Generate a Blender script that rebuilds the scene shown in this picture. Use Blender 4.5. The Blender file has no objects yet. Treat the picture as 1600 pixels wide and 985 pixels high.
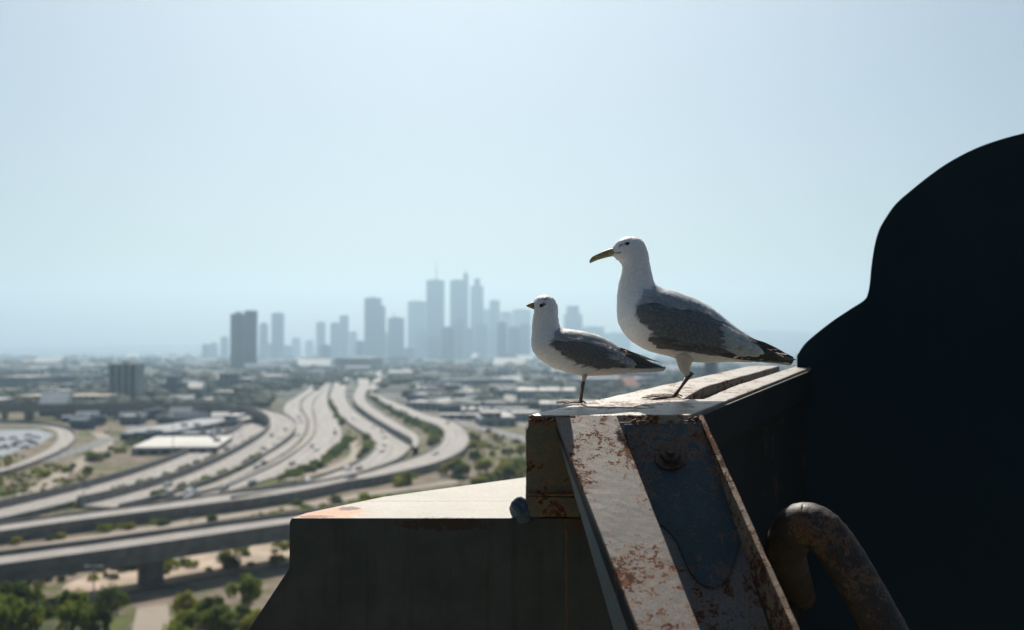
import bpy, bmesh, math, random
from mathutils import Vector, noise
from mathutils.bvhtree import BVHTree
R = math.radians
rnd = random.Random(7)
S = bpy.context.scene
COL = S.collection
H = 45.0                      # eye height above the plain
F = 1778.0                    # focal length in photo pixels (40 mm)
HOR = 546.0
PITCH = math.atan((HOR - 492.5) / F)
SUN_EL, SUN_AZ = 44.0, -4.0
cp, sp = math.cos(PITCH), math.sin(PITCH)

def ray(u, v):
    a, b = (u - 800) / F, -(v - 492.5) / F
    return Vector((a, cp - b * sp, sp + b * cp))
def P(u, v, d):               # point on the line of sight at distance y=d
    r = ray(u, v); r *= d / r.y
    return Vector((r.x, r.y, H + r.z))
def G(u, v, z=0.0):           # point of the plain
    r = ray(u, v); r *= (z - H) / r.z
    return Vector((r.x, r.y, z))

# ------------------------------------------------------------------ helpers
def link(name, me, mat, parent=None, loc=None):
    o = bpy.data.objects.new(name, me); COL.objects.link(o)
    for m in (mat if isinstance(mat, (list, tuple)) else [mat]):
        if m: me.materials.append(m)
    if parent is not None:
        o.parent = parent
    if loc is not None: o.location = loc
    return o
def mesh(name, vs, fs, mat, parent=None, smooth=False, loc=None):
    me = bpy.data.meshes.new(name)
    me.from_pydata([tuple(v) for v in vs], [], fs); me.update()
    if smooth: me.polygons.foreach_set('use_smooth', [True] * len(me.polygons))
    return link(name, me, mat, parent, loc)
def frombm(name, bm, mat, parent=None, smooth=False, loc=None):
    me = bpy.data.meshes.new(name); bmesh.ops.recalc_face_normals(bm, faces=bm.faces)
    bm.to_mesh(me); bm.free()
    if smooth: me.polygons.foreach_set('use_smooth', [True] * len(me.polygons))
    return link(name, me, mat, parent, loc)
def tag(o, label=None, cat=None, group=None, kind=None):
    if label: o['label'] = label
    if cat: o['category'] = cat
    if group: o['group'] = group
    if kind: o['kind'] = kind
    return o
def empty(name, loc, label, cat, group=None):
    o = bpy.data.objects.new(name, None); COL.objects.link(o); o.location = loc
    o.empty_display_size = .2
    return tag(o, label, cat, group)
def dup(root, loc, rz=0, sc=(1, 1, 1), label=None, group=None, mats=None):
    r = root.copy(); COL.objects.link(r); r.location = loc
    r.rotation_euler = (0, 0, rz); r.scale = sc
    if label: r['label'] = label
    if group: r['group'] = group
    for ch in root.children:
        c = ch.copy(); COL.objects.link(c); c.parent = r
        for g in ch.children:
            q = g.copy(); COL.objects.link(q); q.parent = c
    return r
def box_bm(bm, x0, x1, y0, y1, z0, z1):
    vs = [bm.verts.new(p) for p in ((x0,y0,z0),(x1,y0,z0),(x1,y1,z0),(x0,y1,z0),(x0,y0,z1),(x1,y0,z1),(x1,y1,z1),(x0,y1,z1))]
    for f in ((0,3,2,1),(4,5,6,7),(0,1,5,4),(1,2,6,5),(2,3,7,6),(3,0,4,7)):
        bm.faces.new([vs[i] for i in f])
def rough_solid(name, vs, fs, mat, parent, org, bevel=.004, cuts=0, amp=.0, seg=2, edge_len=None):
    """closed solid with softened, slightly worn edges; coordinates are world, origin org"""
    bm = bmesh.new(); bv = [bm.verts.new(Vector(v) - org) for v in vs]
    for f in fs: bm.faces.new([bv[i] for i in f])
    bmesh.ops.recalc_face_normals(bm, faces=bm.faces)
    if edge_len:
        for _ in range(6):
            es = [e for e in bm.edges if e.calc_length() > edge_len]
            if not es: break
            bmesh.ops.subdivide_edges(bm, edges=es, cuts=1, use_grid_fill=True)
    if bevel:
        es = [e for e in bm.edges if len(e.link_faces) == 2 and e.calc_face_angle(0) > .35]
        bmesh.ops.bevel(bm, geom=es, offset=bevel, segments=seg, affect='EDGES', profile=.6, clamp_overlap=True)
    if amp:
        bm.normal_update()
        for v in bm.verts:
            p = (v.co + org)
            n = noise.noise(p * 55) + .6 * noise.noise(p * 140) + .8 * noise.noise(p * 14)
            v.co += v.normal * n * amp
    return frombm(name, bm, mat, parent)
def prism(name, poly, off, mat, parent, org, **k):
    n = len(poly); off = Vector(off)
    vs = [Vector(p) for p in poly] + [Vector(p) + off for p in poly]
    fs = [tuple(range(n)), tuple(range(2 * n - 1, n - 1, -1))] + [(i, (i + 1) % n, (i + 1) % n + n, i + n) for i in range(n)]
    return rough_solid(name, vs, fs, mat, parent, org, **k)
def catmull(pts, n=8, closed=False):
    out = []
    L = len(pts)
    for i in range(L - 1):
        p0, p1, p2, p3 = pts[max(i - 1, 0)], pts[i], pts[i + 1], pts[min(i + 2, L - 1)]
        for k in range(n):
            t = k / n
            out.append(tuple(.5 * ((2 * b) + (-a + c) * t + (2 * a - 5 * b + 4 * c - d) * t * t + (-a + 3 * b - 3 * c + d) * t ** 3)
                             for a, b, c, d in zip(p0, p1, p2, p3)))
    out.append(tuple(pts[-1]))
    return out
def tube(path, radii, seg=20, cap=True):
    """(verts, faces) of a tube along path"""
    vs, fs = [], []
    n = len(path); up = Vector((.13, .2, .97))
    for i, p in enumerate(path):
        t = (path[min(i + 1, n - 1)] - path[max(i - 1, 0)]).normalized()
        a = t.cross(up)
        if a.length < 1e-3: a = t.cross(Vector((1, 0, 0)))
        a.normalize(); b = a.cross(t).normalized(); up = b
        for k in range(seg):
            th = 2 * math.pi * k / seg
            vs.append(p + (a * math.cos(th) + b * math.sin(th)) * radii[i])
    for i in range(n - 1):
        for k in range(seg):
            k2 = (k + 1) % seg
            fs.append((i * seg + k, i * seg + k2, (i + 1) * seg + k2, (i + 1) * seg + k))
    if cap:
        fs.append(tuple(range(seg - 1, -1, -1))); fs.append(tuple((n - 1) * seg + k for k in range(seg)))
    return vs, fs

# ---------------------------------------------------------------- materials
class M_:
    def __init__(s, name, rough=.7, metal=0.0, spec=.3):
        s.m = bpy.data.materials.new(name); s.m.use_nodes = True
        s.t = s.m.node_tree; s.b = s.t.nodes['Principled BSDF']
        s.b.inputs['Roughness'].default_value = rough; s.b.inputs['Metallic'].default_value = metal
        s.b.inputs['Specular IOR Level'].default_value = spec
        s.tc = s.t.nodes.new('ShaderNodeTexCoord')
    def n(s, kind, **k):
        x = s.t.nodes.new(kind)
        for a, b in k.items(): setattr(x, a, b)
        return x
    def l(s, a, b): s.t.links.new(a, b)
    def noise(s, scale, detail=5, rough=.55, co='Object', vec=None, dist=0):
        x = s.n('ShaderNodeTexNoise'); x.inputs['Scale'].default_value = scale
        x.inputs['Detail'].default_value = detail; x.inputs['Roughness'].default_value = rough
        x.inputs['Distortion'].default_value = dist
        s.l(vec if vec is not None else s.tc.outputs[co], x.inputs['Vector']); return x.outputs['Fac']
    def ramp(s, fac, stops, interp='LINEAR'):
        x = s.n('ShaderNodeValToRGB'); cr = x.color_ramp; cr.interpolation = interp
        while len(cr.elements) < len(stops): cr.elements.new(.5)
        for e, (p, c) in zip(cr.elements, stops):
            e.position = p; e.color = (c, c, c, 1) if isinstance(c, (int, float)) else (*c, 1)
        s.l(fac, x.inputs[0]); return x.outputs['Color']
    def mix(s, fac, a, b, mode='MIX'):
        x = s.n('ShaderNodeMix', data_type='RGBA', blend_type=mode)
        for si, val in ((0, fac), (6, a), (7, b)):
            sock = x.inputs[si]
            if hasattr(val, 'is_linked') or isinstance(val, bpy.types.NodeSocket): s.l(val, sock)
            elif isinstance(val, (int, float)): sock.default_value = val if si == 0 else (val, val, val, 1)
            else: sock.default_value = (*val, 1)
        return x.outputs[2]
    def math(s, op, a, b=0, c=0, clamp=False):
        x = s.n('ShaderNodeMath', operation=op); x.use_clamp = clamp
        for i, val in enumerate((a, b, c)):
            if isinstance(val, bpy.types.NodeSocket): s.l(val, x.inputs[i])
            else: x.inputs[i].default_value = val
        return x.outputs[0]
    def xyz(s, co='Object'):
        x = s.n('ShaderNodeSeparateXYZ'); s.l(s.tc.outputs[co], x.inputs[0]); return x.outputs
    def color(s, c):
        if isinstance(c, bpy.types.NodeSocket): s.l(c, s.b.inputs['Base Color'])
        else: s.b.inputs['Base Color'].default_value = (*c, 1)
        return s
    def bump(s, h, strength=.3, dist=.01):
        x = s.n('ShaderNodeBump'); x.inputs['Strength'].default_value = strength
        x.inputs['Distance'].default_value = dist; s.l(h, x.inputs['Height']); s.l(x.outputs[0], s.b.inputs['Normal']); return s
def simple(name, c, c2=None, scale=3, rough=.8, spec=.2):
    m = M_(name, rough, spec=spec)
    if c2: m.color(m.mix(m.ramp(m.noise(scale), [(.35, 0.), (.65, 1.)]), c, c2))
    else: m.color(c)
    return m.m

def steel(name, paint, paint2, rust_amt=.5, rust_scale=14, extra=None, spec=.35, rough=.55, dirt=.5, bump=.75):
    """chipped paint over rusting steel"""
    m = M_(name, rough, spec=spec)
    base = m.mix(m.ramp(m.noise(6, 6), [(.3, 0.), (.7, 1.)]), paint, paint2)
    base = m.mix(m.ramp(m.noise(160, 3), [(.4, 0.), (.62, dirt)]), base, tuple(c * .55 for c in paint))
    n1 = m.noise(rust_scale, 9, .68, dist=.4); n2 = m.noise(rust_scale * 4.5, 6, .6)
    r = m.math('MULTIPLY_ADD', n2, .45, m.math('MULTIPLY', n1, .75))
    r = m.math('MULTIPLY_ADD', m.math('SUBTRACT', m.noise(4.5, 3), .5), .55, r)
    if extra: r = m.math('ADD', r, extra(m))
    lo = .86 - rust_amt * .3
    mask = m.ramp(r, [(lo, 0.), (lo + .035, 1.)])
    halo = m.ramp(r, [(lo - .10, 0.), (lo, .55)])
    rustc = m.ramp(m.noise(60, 6, .7), [(.3, (.025, .010, .006)), (.5, (.11, .035, .014)), (.7, (.27, .10, .035))])
    c = m.mix(halo, base, (.28, .15, .075)); c = m.mix(mask, c, rustc); m.color(c)
    h = m.math('SUBTRACT', m.math('MULTIPLY_ADD', m.noise(220, 4), .25, m.math('MULTIPLY', m.noise(40, 5), .5)), m.math('MULTIPLY', mask, .5))
    m.bump(h, bump, .0035)
    m.l(m.math('MULTIPLY_ADD', mask, .3, rough), m.b.inputs['Roughness'])
    return m

# ------------------------------------------------------------ world and sun
w = bpy.data.worlds.new('World'); S.world = w; w.use_nodes = True
nt = w.node_tree; bg = nt.nodes['Background']
sky = nt.nodes.new('ShaderNodeTexSky'); sky.sky_type = 'NISHITA'; sky.sun_disc = False
sky.sun_elevation = R(SUN_EL); sky.sun_rotation = R(SUN_AZ)
sky.altitude = 50; sky.air_density = 1.0; sky.dust_density = 2.8; sky.ozone_density = 2.6
tint = nt.nodes.new('ShaderNodeMix'); tint.data_type = 'RGBA'; tint.blend_type = 'MULTIPLY'; tint.inputs[0].default_value = 1
tint.inputs[7].default_value = (.90, .975, .975, 1); nt.links.new(sky.outputs[0], tint.inputs[6]); nt.links.new(tint.outputs[2], bg.inputs[0]); bg.inputs[1].default_value = .056
sd = Vector((math.sin(R(SUN_AZ)) * math.cos(R(SUN_EL)), math.cos(R(SUN_AZ)) * math.cos(R(SUN_EL)), math.sin(R(SUN_EL))))
sl = bpy.data.lights.new('sun', 'SUN'); sl.energy = 5; sl.angle = R(.6); sl.color = (1, .93, .82)
so = bpy.data.objects.new('sun', sl); COL.objects.link(so); so.location = (0, 0, 300)
so.rotation_euler = (-sd).to_track_quat('-Z', 'Y').to_euler()

cam = bpy.data.cameras.new('camera'); co = bpy.data.objects.new('camera', cam); COL.objects.link(co)
co.location = (0, 0, H); co.rotation_euler = (math.pi / 2 + PITCH, 0, 0)
cam.sensor_width = 36; cam.lens = 36 * F / 1600; cam.clip_start = .1; cam.clip_end = 60000
cam.dof.use_dof = True; cam.dof.focus_distance = 3.6; cam.dof.aperture_fstop = 2.5
S.camera = co
S.view_settings.view_transform = 'Standard'; S.view_settings.look = 'None'
S.view_settings.exposure = .20; S.view_settings.gamma = 1
S.cycles.use_denoising = True
S.cycles.max_bounces = 7; S.cycles.diffuse_bounces = 3; S.cycles.glossy_bounces = 2
S.cycles.transmission_bounces = 2; S.cycles.transparent_max_bounces = 6; S.cycles.volume_bounces = 2
S.cycles.use_adaptive_sampling = True; S.cycles.adaptive_threshold = .015

# ------------------------------------------------------------------- ground
m = M_('dry_plain', .95, spec=.1)
vec = m.tc.outputs['Object']
big = m.noise(.004, 5, .6); mid = m.noise(.02, 6, .65); fine = m.noise(.13, 5, .65)
earth = m.mix(m.ramp(fine, [(.35, 0.), (.65, 1.)]), (.26, .205, .16), (.14, .115, .095))
scrub = m.mix(m.ramp(fine, [(.4, 0.), (.6, 1.)]), (.03, .05, .02), (.11, .125, .04))
c = m.mix(m.ramp(m.math('MULTIPLY_ADD', mid, .55, m.math('MULTIPLY', fine, .45)), [(.47, 0.), (.54, 1.)]), earth, scrub)
vor = m.n('ShaderNodeTexVoronoi'); vor.inputs['Scale'].default_value = .016; m.l(vec, vor.inputs['Vector'])
cell = m.n('ShaderNodeSeparateColor'); m.l(vor.outputs['Color'], cell.inputs[0])
town = m.ramp(cell.outputs[0], [(0., (.025, .04, .03)), (.35, (.045, .055, .06)), (.6, (.03, .045, .055)), (.78, (.13, .12, .11)), (.9, (.38, .37, .36))], 'CONSTANT')
vor2 = m.n('ShaderNodeTexVoronoi'); vor2.inputs['Scale'].default_value = .045; m.l(vec, vor2.inputs['Vector'])
cel2 = m.n('ShaderNodeSeparateColor'); m.l(vor2.outputs['Color'], cel2.inputs[0])
town2 = m.ramp(cel2.outputs[1], [(0., (.02, .035, .025)), (.4, (.05, .06, .065)), (.7, (.10, .095, .09)), (.88, (.36, .34, .33))], 'CONSTANT')
town = m.mix(.5, town, town2)
far = m.ramp(m.math('MULTIPLY', m.xyz()[1], 1 / 3000), [(.24, 0.), (.36, 1.)])
c = m.mix(m.math('MULTIPLY', far, .8), c, town); m.color(c)
GROUND = m.m
g = mesh('ground', [(-9000, -400, 0), (9000, -400, 0), (9000, 11000, 0), (-9000, 11000, 0)], [(0, 1, 2, 3)], GROUND)
tag(g, kind='structure')

# hills along the horizon
def hills():
    vs, fs = [], []; nx, ny = 120, 7
    for j in range(ny):
        fy = j / (ny - 1)
        for i in range(nx):
            x = -7600 + 15200 * i / (nx - 1)
            u = 800 + x / 9300 * F
            h = 74 + 20 * noise.noise(Vector((x * .0006, 3, 0))) + 12 * noise.noise(Vector((x * .002, 1, 0)))
            h += 125 * max(0, min(1, (u - 700) / 500)) * (1 + .25 * noise.noise(Vector((x * .0013, 8, 0))))
            pr = math.sin(math.pi * fy) ** .7 if 0 < fy < 1 else 0
            vs.append((x, 8500 + 1700 * fy, h * pr * (.75 + .25 * (fy > .4)) - .5 * (pr == 0) + 3 * noise.noise(Vector((x * .004, fy * 5, 0)))))
    for j in range(ny - 1):
        for i in range(nx - 1):
            a = j * nx + i; fs.append((a, a + 1, a + nx + 1, a + nx))
    return mesh('hills', vs, fs, simple('hill_scrub', (.02, .04, .05), (.035, .055, .06), .01), smooth=True)
tag(hills(), kind='structure')

# haze: a closed box of even air
bm = bmesh.new(); box_bm(bm, -9100, 9100, -450, 11100, -1.5, 640)
hz = M_('haze_air'); hz.t.nodes.remove(hz.b)
pv = hz.n('ShaderNodeVolumePrincipled'); pv.inputs['Color'].default_value = (.60, .82, 1, 1)
pv.inputs['Density'].default_value = .00012; pv.inputs['Anisotropy'].default_value = .55
hz.l(pv.outputs[0], hz.t.nodes['Material Output'].inputs['Volume'])
HZ = frombm('haze', bm, hz.m); tag(HZ, kind='stuff')

# -------------------------------------------------------------------- roads
def road_mat(name, c1, c2, lanes=True):
    m = M_(name, .85, spec=.2)
    uv = m.n('ShaderNodeUVMap'); sx = m.n('ShaderNodeSeparateXYZ'); m.l(uv.outputs[0], sx.inputs[0])
    x, y = sx.outputs[0], sx.outputs[1]
    c = m.mix(m.ramp(m.noise(.25, 6), [(.3, 0.), (.7, 1.)]), c1, c2)
    st = m.n('ShaderNodeCombineXYZ'); m.l(m.math('MULTIPLY', x, 1.3), st.inputs[0]); m.l(m.math('MULTIPLY', y, .012), st.inputs[1])
    c = m.mix(m.ramp(m.noise(1.0, 3, vec=st.outputs[0]), [(.42, 0.), (.6, .8)]), c, tuple(q * .5 for q in c1))
    if lanes:
        fx = m.math('ABSOLUTE', m.math('SUBTRACT', m.math('FRACT', m.math('DIVIDE', x, 3.6)), .5))
        line = m.math('LESS_THAN', fx, .025)
        dash = m.math('LESS_THAN', m.math('FRACT', m.math('DIVIDE', y, 12)), .4)
        c = m.mix(m.math('MULTIPLY', line, dash), c, (.75, .75, .72))
    m.color(c); return m.m
CONC = road_mat('worn_concrete_road', (.42, .385, .36), (.34, .315, .30))
TAN = road_mat('dusty_tan_road', (.40, .34, .28), (.33, .28, .23), False)
ASPH = road_mat('grey_asphalt', (.17, .17, .18), (.22, .22, .22))
BARR = simple('concrete_barrier', (.24, .235, .22), (.17, .165, .16), .4)
KERB = simple('kerb_line', (.36, .30, .23), (.28, .23, .18), .5)
ROADPTS = []
def world_line(px, z):
    pts = []
    for p in px:
        zz = p[2] if len(p) > 2 else z
        q = G(p[0], p[1], zz); pts.append((q.x, q.y, zz))
    dense = catmull(pts, 14)
    out = [Vector(dense[0])]
    for q in dense[1:]:
        q = Vector(q)
        if (q - out[-1]).length > 5: out.append(q)
    for _ in range(2):
        out = [out[0]] + [(out[i - 1] + out[i] * 2 + out[i + 1]) / 4 for i in range(1, len(out) - 1)] + [out[-1]]
    return out
def road(name, px, width, z=.25, mat=None, thick=None, barrier=(0, 0), far_w=None, skirt=True):
    """ribbon road; thick = girder depth of a bridge, otherwise an embankment skirt goes to the ground"""
    if isinstance(px, dict):        # given by its two edges
        def edge(q):
            pts = [(*G(a[0], a[1], a[2] if len(a) > 2 else z).xy, a[2] if len(a) > 2 else z) for a in q]
            e = [Vector(v) for v in catmull(pts, 14)]
            for _ in range(10): e = [e[0]] + [(e[i - 1] + e[i] * 2 + e[i + 1]) / 4 for i in range(1, len(e) - 1)] + [e[-1]]
            return e
        EL, ER = edge(px['L']), edge(px['R']); line = [(a + b) / 2 for a, b in zip(EL, ER)]; n = len(line)
        W_ = [(a - b).length / 2 for a, b in zip(EL, ER)]
        SD = [(a - b).normalized() for a, b in zip(EL, ER)]
    else:
        line = world_line(px, z); n = len(line)
        W_ = [(width if far_w is None else width + (far_w - width) * min(1, max(0, (p.y - 500) / 800))) / 2 for p in line]; SD = None
    ROADPTS.extend([(p.x, p.y, w_ * 2) for p, w_ in list(zip(line, W_))[::2]])
    tan = [(line[min(i + 1, n - 1)] - line[max(i - 1, 0)]).normalized() for i in range(n)]
    nor = [Vector((-t.y, t.x, 0)).normalized() for t in tan]
    if SD:
        if nor[n // 2].dot(SD[n // 2]) < 0: SD = [-q for q in SD]
        nor = SD
    vs, fs, uvs = [], [], []
    run = 0
    for i, p in enumerate(line):
        if i: run += (p - line[i - 1]).length
        hw = W_[i]
        L, Rr = p + nor[i] * hw, p - nor[i] * hw
        base = -.2 if not thick else p.z - thick
        side = 0 if thick else min(4, p.z * 1.2)
        Lb = L + nor[i] * side; Rb = Rr - nor[i] * side
        vs += [L, Rr, Vector((Rb.x, Rb.y, base)), Vector((Lb.x, Lb.y, base))]
        uvs += [(-hw, run), (hw, run), (hw + 2, run), (-hw - 2, run)]
    for i in range(n - 1):
        a, b = 4 * i, 4 * (i + 1)
        fs += [(a, b, b + 1, a + 1), (a + 1, b + 1, b + 2, a + 2), (a + 3, b + 3, b, a)]
        if thick: fs.append((a + 2, b + 2, b + 3, a + 3))
    me = bpy.data.meshes.new(name); me.from_pydata([tuple(v) for v in vs], [], fs)
    ul = me.uv_layers.new(name='UVMap')
    for lp in me.loops: ul.data[lp.index].uv = uvs[lp.vertex_index]
    me.materials.append(mat or CONC); me.materials.append(BARR if thick else GROUND)
    for i, p in enumerate(me.polygons):
        p.material_index = 0 if (i % (4 if thick else 3)) == 0 else 1
    o = link(name, me, None); me.update()
    # barriers along the edges (sub-mesh of their own)
    for sgn, hgt in ((1, barrier[0]), (-1, barrier[1])):
        if not hgt: continue
        bvs, bfs = [], []
        for i, p in enumerate(line):
            hw = W_[i]
            e = p + nor[i] * sgn * hw; q = p + nor[i] * sgn * (hw + .45)
            zb = p.z - (thick * .35 if thick else .2)
            bvs += [(e.x, e.y, p.z + .02), (e.x, e.y, p.z + hgt), (q.x, q.y, p.z + hgt), (q.x, q.y, zb)]
        for i in range(n - 1):
            a, b = 4 * i, 4 * (i + 1)
            bfs += [(a, b, b + 1, a + 1), (a + 1, b + 1, b + 2, a + 2), (a + 2, b + 2, b + 3, a + 3)]
        mesh('crash_barrier', bvs, bfs, BARR, o)
    return tag(o, kind='structure'), line
LN = {}
def cc(*q): return [(400 + q[i] / 3.478, 560 + q[i + 1] / 3.478) for i in range(0, len(q), 2)]
LN['R1'] = road('motorway', dict(L=cc(325,88,300,150,225,205,165,245,152,285,178,335,187,385,150,445,80,505,0,570) + [(350,750),(290,768),(250,776)],
    R=cc(345,88,350,150,262,212,238,245,243,285,272,335,262,405,205,475,110,540,0,598) + [(350,756),(290,771.5),(250,778)]), 0, .60, barrier=(0, 0))[1]
LN['R1b'] = road('motorway', dict(L=cc(350,88,357,150,275,212,250,245,256,285,287,335,280,405,220,480,120,548,0,606) + [(350,757),(290,772.5),(250,779)],
    R=cc(385,88,384,150,325,212,306,250,308,290,318,335,312,405,262,470,145,552,0,624) + [(350,762),(290,776),(250,781)]), 0, .58, barrier=(0, 0))[1]
LN['R2'] = road('motorway', dict(L=cc(392,88,388,150,332,212,314,250,316,290,326,335,322,405,272,472,155,556,0,632) + [(350,763.5),(290,777),(250,782)],
    R=cc(412,88,400,150,388,200,392,255,430,325,462,385,462,450,415,512,300,582,150,640,0,676) [:1] + cc(400,150,388,200,390,240,412,290,445,345,466,410,450,470,330,565,0,676) + [(350,768.5),(290,781),(235,789)]), 0, .56, barrier=(0, .9))[1]
LN['R3'] = road('motorway', dict(L=cc(430,88,425,150,405,195,412,245,455,312,525,372,605,422,645,462,638,505,585,552,505,592,395,632,250,682) + [(440,760,1.2),(345,774,2.38)],
    R=cc(505,88,490,150,485,200,512,260,585,322,685,382,780,432,835,468,828,505,785,545,715,578,600,618,450,662) + [(470,766,1.2),(360,780,2.38)]), 0, .52, barrier=(.9, .9))[1]
LN['R4'] = road('link_road', dict(L=[(u, v, 3.6) for u, v in cc(542,88,560,140,545,172,530,210,548,252,625,312,722,372,812,422,850,448,852,480)],
    R=[(u, v, 3.6) for u, v in cc(600,88,615,140,605,172,590,205,608,245,690,302,788,360,862,402,885,436,876,484)]), 0, 3.6, thick=3.8, barrier=(.6, .6))[1]
LN['R5'] = road('ramp_road', dict(L=[(u, v, 2.4) for u, v in cc(608,192,700,246,800,302,900,340,990,372,1026,412,1018,455,955,502,865,540,740,580,600,622)] + [(530,748,2.4),(470,759,2.4),(400,768,2.4),(345,773.5,2.4),(259,786.5,2.4),(173,797.5,2.4),(86,809,2.4),(0,821,2.4),(-90,833,2.4)],
    R=[(u, v, 2.4) for u, v in cc(624,184,762,240,882,290,1000,324,1088,352,1142,405,1150,462,1112,512,1002,566,850,608,650,652)] + [(545,754,2.4),(480,768,2.4),(400,781,2.4),(345,788,2.4),(259,799,2.4),(173,810,2.4),(86,821.5,2.4),(0,834,2.4),(-90,846,2.4)]), 0, 2.4, thick=2.6, barrier=(.7, .7))[1]
LN['R6'] = road('side_road', [(590,622),(640,641),(700,656),(760,671),(820,686),(880,701),(960,722)], 12, .44, mat=ASPH)[1]
LN['R7'] = road('slip_road', [(541,684),(555,694),(557,707),(545,720),(505,736),(440,752)], 5, .40, mat=TAN)[1]
LN['R8'] = road('frontage_road', [(720,752),(640,763),(560,775),(490,788),(380,804),(250,824),(100,847),(-60,870)], 6, .25, mat=TAN)[1]
LN['S1'] = road('curved_ramp', [(190,643,5),(260,642,4.5),(330,641,4),(378,645,3),(402,655,2),(398,668,1.2),(370,685,.9),(319,711,.8),(242,741,.75),(151,768,.75),(43,795,.75),(-60,818,.75)], 15, 2, barrier=(1, 2.4))[1]
LN['S2'] = road('elevated_ramp', [(-160,640,8),(-60,638,8),(60,637,8),(180,635,8),(290,634,8),(370,638,8),(418,646,7),(441,660,5),(438,675,3),(417,693,1.8),(371,720,1),(302,750,.70),(216,777,.68),(147,793,.66)], 13, 6, thick=2.6, barrier=(1, 2.6))[1]
road('loop_road', [(-60,754),(0,739),(50,721),(88,703),(104,686),(97,673),(66,666),(0,663),(-80,662)], 8, .3, barrier=(0, 1.5))
road('dirt_track', [(-40,803),(50,770),(95,742),(130,722),(160,700),(165,686),(150,676)], 7, .12, mat=TAN)
road('dirt_track', [(60,722),(110,707),(150,694),(172,684)], 9, .16, mat=ASPH)
road('toll_lane', [(592, 579), (590, 592), (584, 604), (577, 610)], 9, 3.4)
bridge_px = [(-120,897),(0,879),(115,864),(230,848),(345,831),(460,815),(600,796),(700,783),(860,765),(1050,748),(1250,733)]
_, bl = road('road_bridge', bridge_px, 12.5, 8.0, thick=2.6, barrier=(1.0, 1.0))
LN['BR'] = bl
# bridge piers and viaduct piers
def pier(p, w, d, h, ang, label, group):
    root = empty('bridge_pier', (p.x, p.y, 0), label, 'pier', group); root.rotation_euler = (0, 0, ang)
    bm = bmesh.new(); box_bm(bm, -w / 2, w / 2, -d / 2, d / 2, -.3, h - 1.2)
    bmesh.ops.bevel(bm, geom=[e for e in bm.edges if abs(e.verts[0].co.z - e.verts[1].co.z) > 1], offset=.4, segments=3, affect='EDGES')
    frombm('column', bm, BARR, root)
    bm = bmesh.new(); q = w * 1.0
    vs = [bm.verts.new(x) for x in ((-w/2-.1,-d/2-.1,h-1.2),(w/2+.1,-d/2-.1,h-1.2),(q,-d/2-.1,h+.02),(-q,-d/2-.1,h+.02),(-w/2-.1,d/2+.1,h-1.2),(w/2+.1,d/2+.1,h-1.2),(q,d/2+.1,h+.02),(-q,d/2+.1,h+.02))]
    for f in ((0,1,2,3),(7,6,5,4),(0,4,5,1),(1,5,6,2),(2,6,7,3),(3,7,4,0)): bm.faces.new([vs[i] for i in f])
    frombm('pier_cap', bm, BARR, root)
    return root
def on_bridge(u, px, z):
    for a, b in zip(px, px[1:]):
        if a[0] <= u <= b[0]:
            t = (u - a[0]) / (b[0] - a[0]); return G(u, a[1] + t * (b[1] - a[1]), z)
for u, lab in ((-70, 'wide concrete pier under the near road bridge beyond its visible start'), (236, 'wide concrete pier holding up the middle of the near road bridge'), (520, 'concrete pier of the near road bridge behind the parapet block'), (800, 'concrete pier of the near road bridge behind the girder post')):
    p = on_bridge(u, bridge_px, 8); pier(p, 4.6, 2.6, 5.3, R(48), lab, 'piers of the near road bridge')
for u, w_ in ((8, 5), (46, 9), (104, 6), (130, 5), (188, 12), (262, 5), (330, 5)):
    p = G(u, 636, 8)
    pier(p, w_ * .6, 4, 5.4, 0, 'dark pier under the long elevated ramp far across the plain' if w_ < 8 else ('widest pier block under the elevated ramp below the striped tower block' if w_ > 10 else 'broad pier under the elevated ramp, second from its cut-off end'), 'piers of the elevated ramp')

# car parks, pond
def patch(name, px, mat, z=.06, kind='structure'):
    return tag(mesh(name, [G(u, v, z) for u, v in px], [tuple(range(len(px)))], mat), kind=kind)
LOT = simple('pale_lot', (.27, .30, .33), (.22, .24, .27), .05)
patch('car_park', [(-60,728),(0,714),(62,694),(84,680),(60,671),(-60,673)], LOT)
patch('car_park', [(200,665),(385,662),(392,672),(330,690),(250,700),(190,690)], simple('dark_lot', (.13, .13, .14), (.19, .18, .18), .05), .08)
patch('yard', [(640,600),(840,606),(900,640),(840,668),(760,655),(690,625)], simple('dusty_yard', (.28, .26, .24), (.17, .17, .16), .03), .05)
patch('field', [(672,620),(740,625),(770,640),(730,652),(690,642)], simple('dry_grass', (.26, .24, .09), (.16, .17, .06), .05), .10)
patch('bare_ground', [(100,915),(180,880),(440,845),(640,818),(640,850),(450,880),(330,900),(200,925),(90,948)], simple('bare_soil', (.50, .38, .29), (.27, .215, .16), .12), .07)
patch('path', [(214,950),(262,944),(268,990),(205,995)], TAN, .10)

# -------------------------------------------------------------- foliage
def leaf_mat(name, a, b):
    m = M_(name, .75, spec=.15)
    oi = m.n('ShaderNodeObjectInfo')
    c = m.mix(m.ramp(m.noise(.9, 4), [(.35, 0.), (.65, 1.)]), a, b)
    c = m.mix(m.ramp(m.noise(9, 2), [(.4, 0.), (.6, .4)]), c, tuple(min(1, q * 1.7) for q in b))
    c = m.mix(m.math('MULTIPLY', oi.outputs['Random'], .5), c, tuple(q * .6 for q in a))
    m.color(c)
    tr = m.n('ShaderNodeBsdfTranslucent'); m.l(m.mix(1., c, (1.9, 1.9, .9), 'MULTIPLY'), tr.inputs[0])
    mx = m.n('ShaderNodeMixShader'); mx.inputs[0].default_value = .45; m.l(m.b.outputs[0], mx.inputs[1]); m.l(tr.outputs[0], mx.inputs[2])
    m.l(mx.outputs[0], m.t.nodes['Material Output'].inputs[0]); return m.m
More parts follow.
